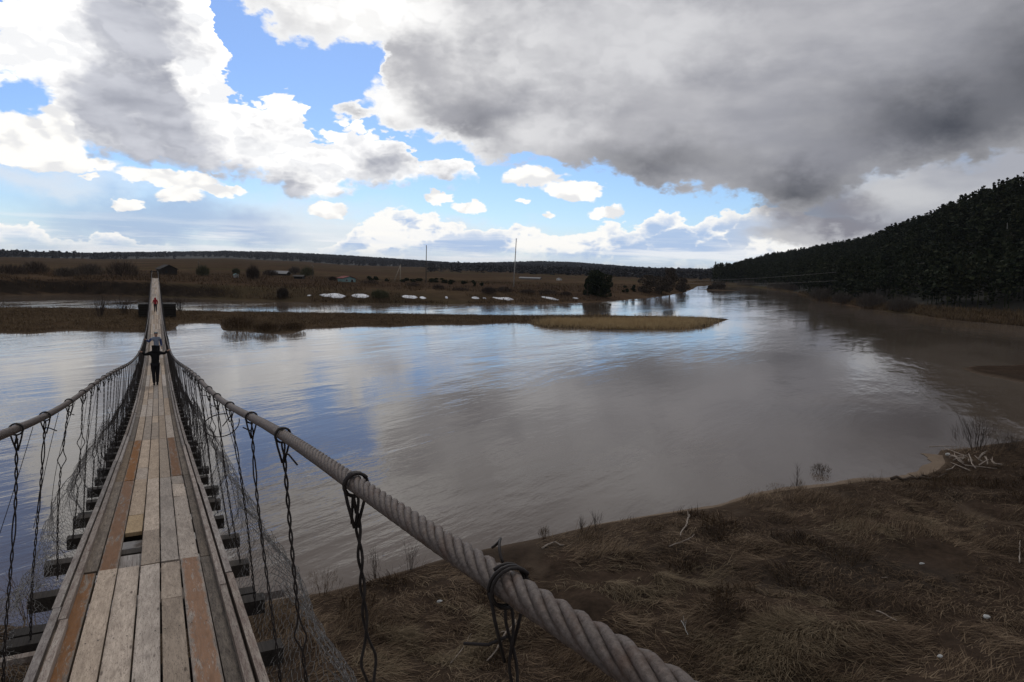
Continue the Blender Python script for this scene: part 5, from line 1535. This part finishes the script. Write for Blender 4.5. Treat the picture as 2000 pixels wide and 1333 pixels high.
def person(label, a, lat, face, arms, legs, mats, hood, hat, scale=1.0):
    """arms: {side: (elbow, wrist, hand direction)} in body space, x across, y forward, z up"""
    t = empty('person', (lat, a, float(dz(a)) + 0.006), face); tag(t, label, 'person')
    V = [(0, 0, .95, .095, .075), (0, 0, 1.09, .095, .075), (0, .0, 1.27, .115, .08), (0, -.01, 1.40, .10, .07), (0, .0, 1.485, .05), (0, .012, 1.55, .068, .075), (0, .018, 1.63, .080, .092), (0, .01, 1.70, .062, .07)]
    E = [(0, 1), (1, 2), (2, 3), (3, 4), (4, 5), (5, 6), (6, 7)]
    V.append((0, .115, 1.60, .013)); E.append((6, len(V) - 1))                       # nose
    for sx in (-1, 1): V.append((sx * .088, 0, 1.61, .016)); E.append((6, len(V) - 1))   # ears
    J, TR = [], []
    jv = [(0, 0, .80, .165, .14), (0, 0, 1.05, .15, .125), (0, 0, 1.27, .165, .125), (0, -.01, 1.41, .135, .10), (0, 0, 1.48, .075)]; je = [(0, 1), (1, 2), (2, 3), (3, 4)]
    tv = [(0, 0, .97, .14, .11)]; te = []
    for sx in (-1, 1):
        el, wr, hd = [np.array(q, float) for q in arms[sx]]
        sh = np.array([sx * .175, -.005, 1.41]); i0 = len(V)
        V += [(*sh, .058), (*((sh + el) / 2), .047), (*el, .040), (*((el + wr) / 2), .036), (*wr, .026)]
        E += [(3, i0), (i0, i0 + 1), (i0 + 1, i0 + 2), (i0 + 2, i0 + 3), (i0 + 3, i0 + 4)]
        hd = hd / np.linalg.norm(hd); pl = wr + hd * .075; V.append((*pl, .030, .016)); E.append((i0 + 4, len(V) - 1)); pi_ = len(V) - 1
        acr = np.cross(hd, [1.0, 0.2, 0.1]); acr /= np.linalg.norm(acr); crl = np.cross(hd, acr); crl = crl if crl[2] < 0 else -crl
        for f in range(4):
            b0 = pl + acr * (f - 1.5) * .021 + hd * .018; L = (.036, .042, .039, .030)[f]
            n0 = len(V); V += [(*b0, .0095), (*(b0 + hd * L * .8 + crl * L * .5), .009), (*(b0 + hd * L * .9 + crl * L * 1.5), .008)]
            E += [(pi_, n0), (n0, n0 + 1), (n0 + 1, n0 + 2)]
        b0 = wr + hd * .03 + acr * .034; n0 = len(V); V += [(*b0, .0115), (*(b0 + hd * .03 + acr * .018 + crl * .015), .010), (*(b0 + hd * .05 + acr * .012 + crl * .035), .009)]; E += [(i0 + 4, n0), (n0, n0 + 1), (n0 + 1, n0 + 2)]
        k0 = len(jv); jv += [(*sh, .088), (*((sh + el) / 2), .072), (*el, .064), (*((el + wr) / 2), .058), (*(wr - (wr - el) * .06), .050)]; je += [(3, k0), (k0, k0 + 1), (k0 + 1, k0 + 2), (k0 + 2, k0 + 3), (k0 + 3, k0 + 4)]
        kn, an, fa_ = legs[sx]; hp = (sx * .09, 0, .90)
        i0 = len(V); V += [(*hp, .068), (*kn, .046), ((kn[0] + an[0]) / 2, (kn[1] + an[1]) / 2, (kn[2] + an[2]) / 2 + .04, .042), (*an, .030), (an[0], an[1] + .06, an[2] - .05, .022)]
        E += [(0, i0), (i0, i0 + 1), (i0 + 1, i0 + 2), (i0 + 2, i0 + 3), (i0 + 3, i0 + 4)]
        k0 = len(tv); tv += [(*hp, .108), ((hp[0] + kn[0]) / 2, (hp[1] + kn[1]) / 2, (hp[2] + kn[2]) / 2, .092), (*kn, .078), ((kn[0] + an[0]) / 2, (kn[1] + an[1]) / 2, (kn[2] + an[2]) / 2, .070), (an[0], an[1], an[2] - .01, .060)]
        te += [(0, k0), (k0, k0 + 1), (k0 + 1, k0 + 2), (k0 + 2, k0 + 3), (k0 + 3, k0 + 4)]
        sv = [(an[0], an[1] - .06, an[2] - .042, .046, .048), (an[0], an[1] + .04, an[2] - .042, .048, .048), (an[0] + .012 * sx, an[1] + .16, an[2] - .055, .044, .034)]
        obj('shoe', skin('shoe', sv, [(0, 1), (1, 2)], MATS['black_cloth'], 2, 0), t)
    obj('body', skin('body', V, E, MATS['skin_tone'], 2, 0), t)
    jk = obj('jacket', skin('jacket', jv, je, MATS[mats[0]], 2, 0), t)
    obj('trousers', skin('trousers', tv, te, MATS[mats[1]], 2, 0), t)
    if hood: obj('hood', skin('hood', [(0, -.02, 1.50, .095, .09), (0, -.025, 1.60, .118, .118), (0, -.02, 1.69, .10, .105), (0, -.015, 1.745, .05)], [(0, 1), (1, 2), (2, 3)], MATS[hood], 2, 1), t)
    else: obj('hair', skin('hair', [(0, -.035, 1.55, .075), (0, -.03, 1.64, .092, .085), (0, -.01, 1.70, .075, .08)], [(0, 1), (1, 2)], MATS['hair_dark'], 2, 1), t)
    if hat: obj('hat', skin('hat', [(0, -.005, 1.675, .100, .108), (0, -.01, 1.73, .085, .09), (0, -.01, 1.765, .03)], [(0, 1), (1, 2)], MATS[hat], 2, 0), t)
    for sx in (-1, 1):
        th = np.linspace(0, math.pi, 5); e = MB()
        e.tube([[sx * .034, .093, 1.632], [sx * .034, .103, 1.632]], [.014, .009], 8); e.build('eye', MATS['hair_dark'], t)
    e = MB(); e.tube([[-.026, .088, 1.567], [0, .094, 1.562], [.026, .088, 1.567]], .006, 5); e.build('mouth', MATS['roof_red'], t)
    t.scale = (scale, scale, scale)
    return t


stand = {-1: ((-.10, .02, .49), (-.10, -.03, .09), 0), 1: ((.10, .04, .49), (.105, .06, .09), 0)}
walk = {-1: ((-.09, .10, .50), (-.09, .12, .09), 0), 1: ((.09, .02, .49), (.09, -.20, .13), 0)}
close_ = {-1: ((-.075, .03, .49), (-.06, .00, .09), 0), 1: ((.075, .05, .49), (.06, .05, .09), 0)}
a1 = 32.6; hr = float(rz_(a1) - dz(a1)) + 0.02
person('person in black hooded jacket seen from behind with both arms spread to the cables', a1, 0.0, 0.0,
       {-1: ((-.36, .02, 1.33), (-.49, .05, hr - 0.035), (-1, .1, .15)), 1: ((.36, .02, 1.36), (.49, .05, hr - 0.02), (1, .1, .25))}, close_, ('black_cloth', 'dark_trousers'), 'black_cloth', None, 1.0)
a2 = 45.0; hr = float(rz_(a2) - dz(a2)) + 0.02
w_ = person('person in grey-blue jacket and teal hat walking toward the camera holding a cable', a2, 0.04, math.pi,
            {1: ((.40, .06, 1.20), (.53, .12, hr - 0.06), (1, .2, .3)), -1: ((-.25, -.02, 1.14), (-.27, .08, .90), (0, .2, -1))}, walk, ('grey_blue_jacket', 'dark_trousers'), None, 'teal_hat', 1.0)
person('person in red jacket walking away far along the footbridge', 91.4, 0.0, 0.0,
       {-1: ((-.25, -.06, 1.14), (-.22, .10, 1.00), (0, 1, -.3)), 1: ((.25, -.06, 1.14), (.22, .10, 1.00), (0, 1, -.3))}, walk, ('red_jacket', 'dark_trousers'), 'red_jacket', None, 1.0)
for sx in (1, -1):                      # darker sleeves of the grey-blue jacket
    el, wr = ((.40, .06, 1.20), (.53, .12, hr - 0.06)) if sx > 0 else ((-.25, -.02, 1.14), (-.27, .08, .90))
    el, wr = np.array(el), np.array(wr); sh = np.array([sx * .20, 0, 1.40])
    obj('sleeve', skin('sleeve', [(*sh, .092), (*((sh + el) / 2), .076), (*el, .068), (*((el + wr) / 2), .061), (*(wr - (wr - el) * .1), .053)], [(0, 1), (1, 2), (2, 3), (3, 4)], MATS['navy_sleeve'], 2, 0), w_)
bpy.context.view_layer.update()

# the air over the valley
hz = MB(); ztop_ = 2.0 + max((o.matrix_world @ Vector(c)).z for o in S.objects if o.type == 'MESH' for c in o.bound_box)
print('highest', ztop_)
hz.box((0, 1800, (ztop_ - 2.3) / 2), (4700, 3000, (ztop_ + 2.3) / 2))
hm = bpy.data.materials.new('haze'); hm.use_nodes = True; nt = hm.node_tree; nt.nodes.clear()
ho = nt.nodes.new('ShaderNodeOutputMaterial'); hv = nt.nodes.new('ShaderNodeVolumePrincipled')
hv.inputs['Color'].default_value = (0.80, 0.87, 1.0, 1); hv.inputs['Density'].default_value = 0.00005
nt.links.new(hv.outputs[0], ho.inputs['Volume'])
tag(hz.build('haze', hm), kind='stuff')
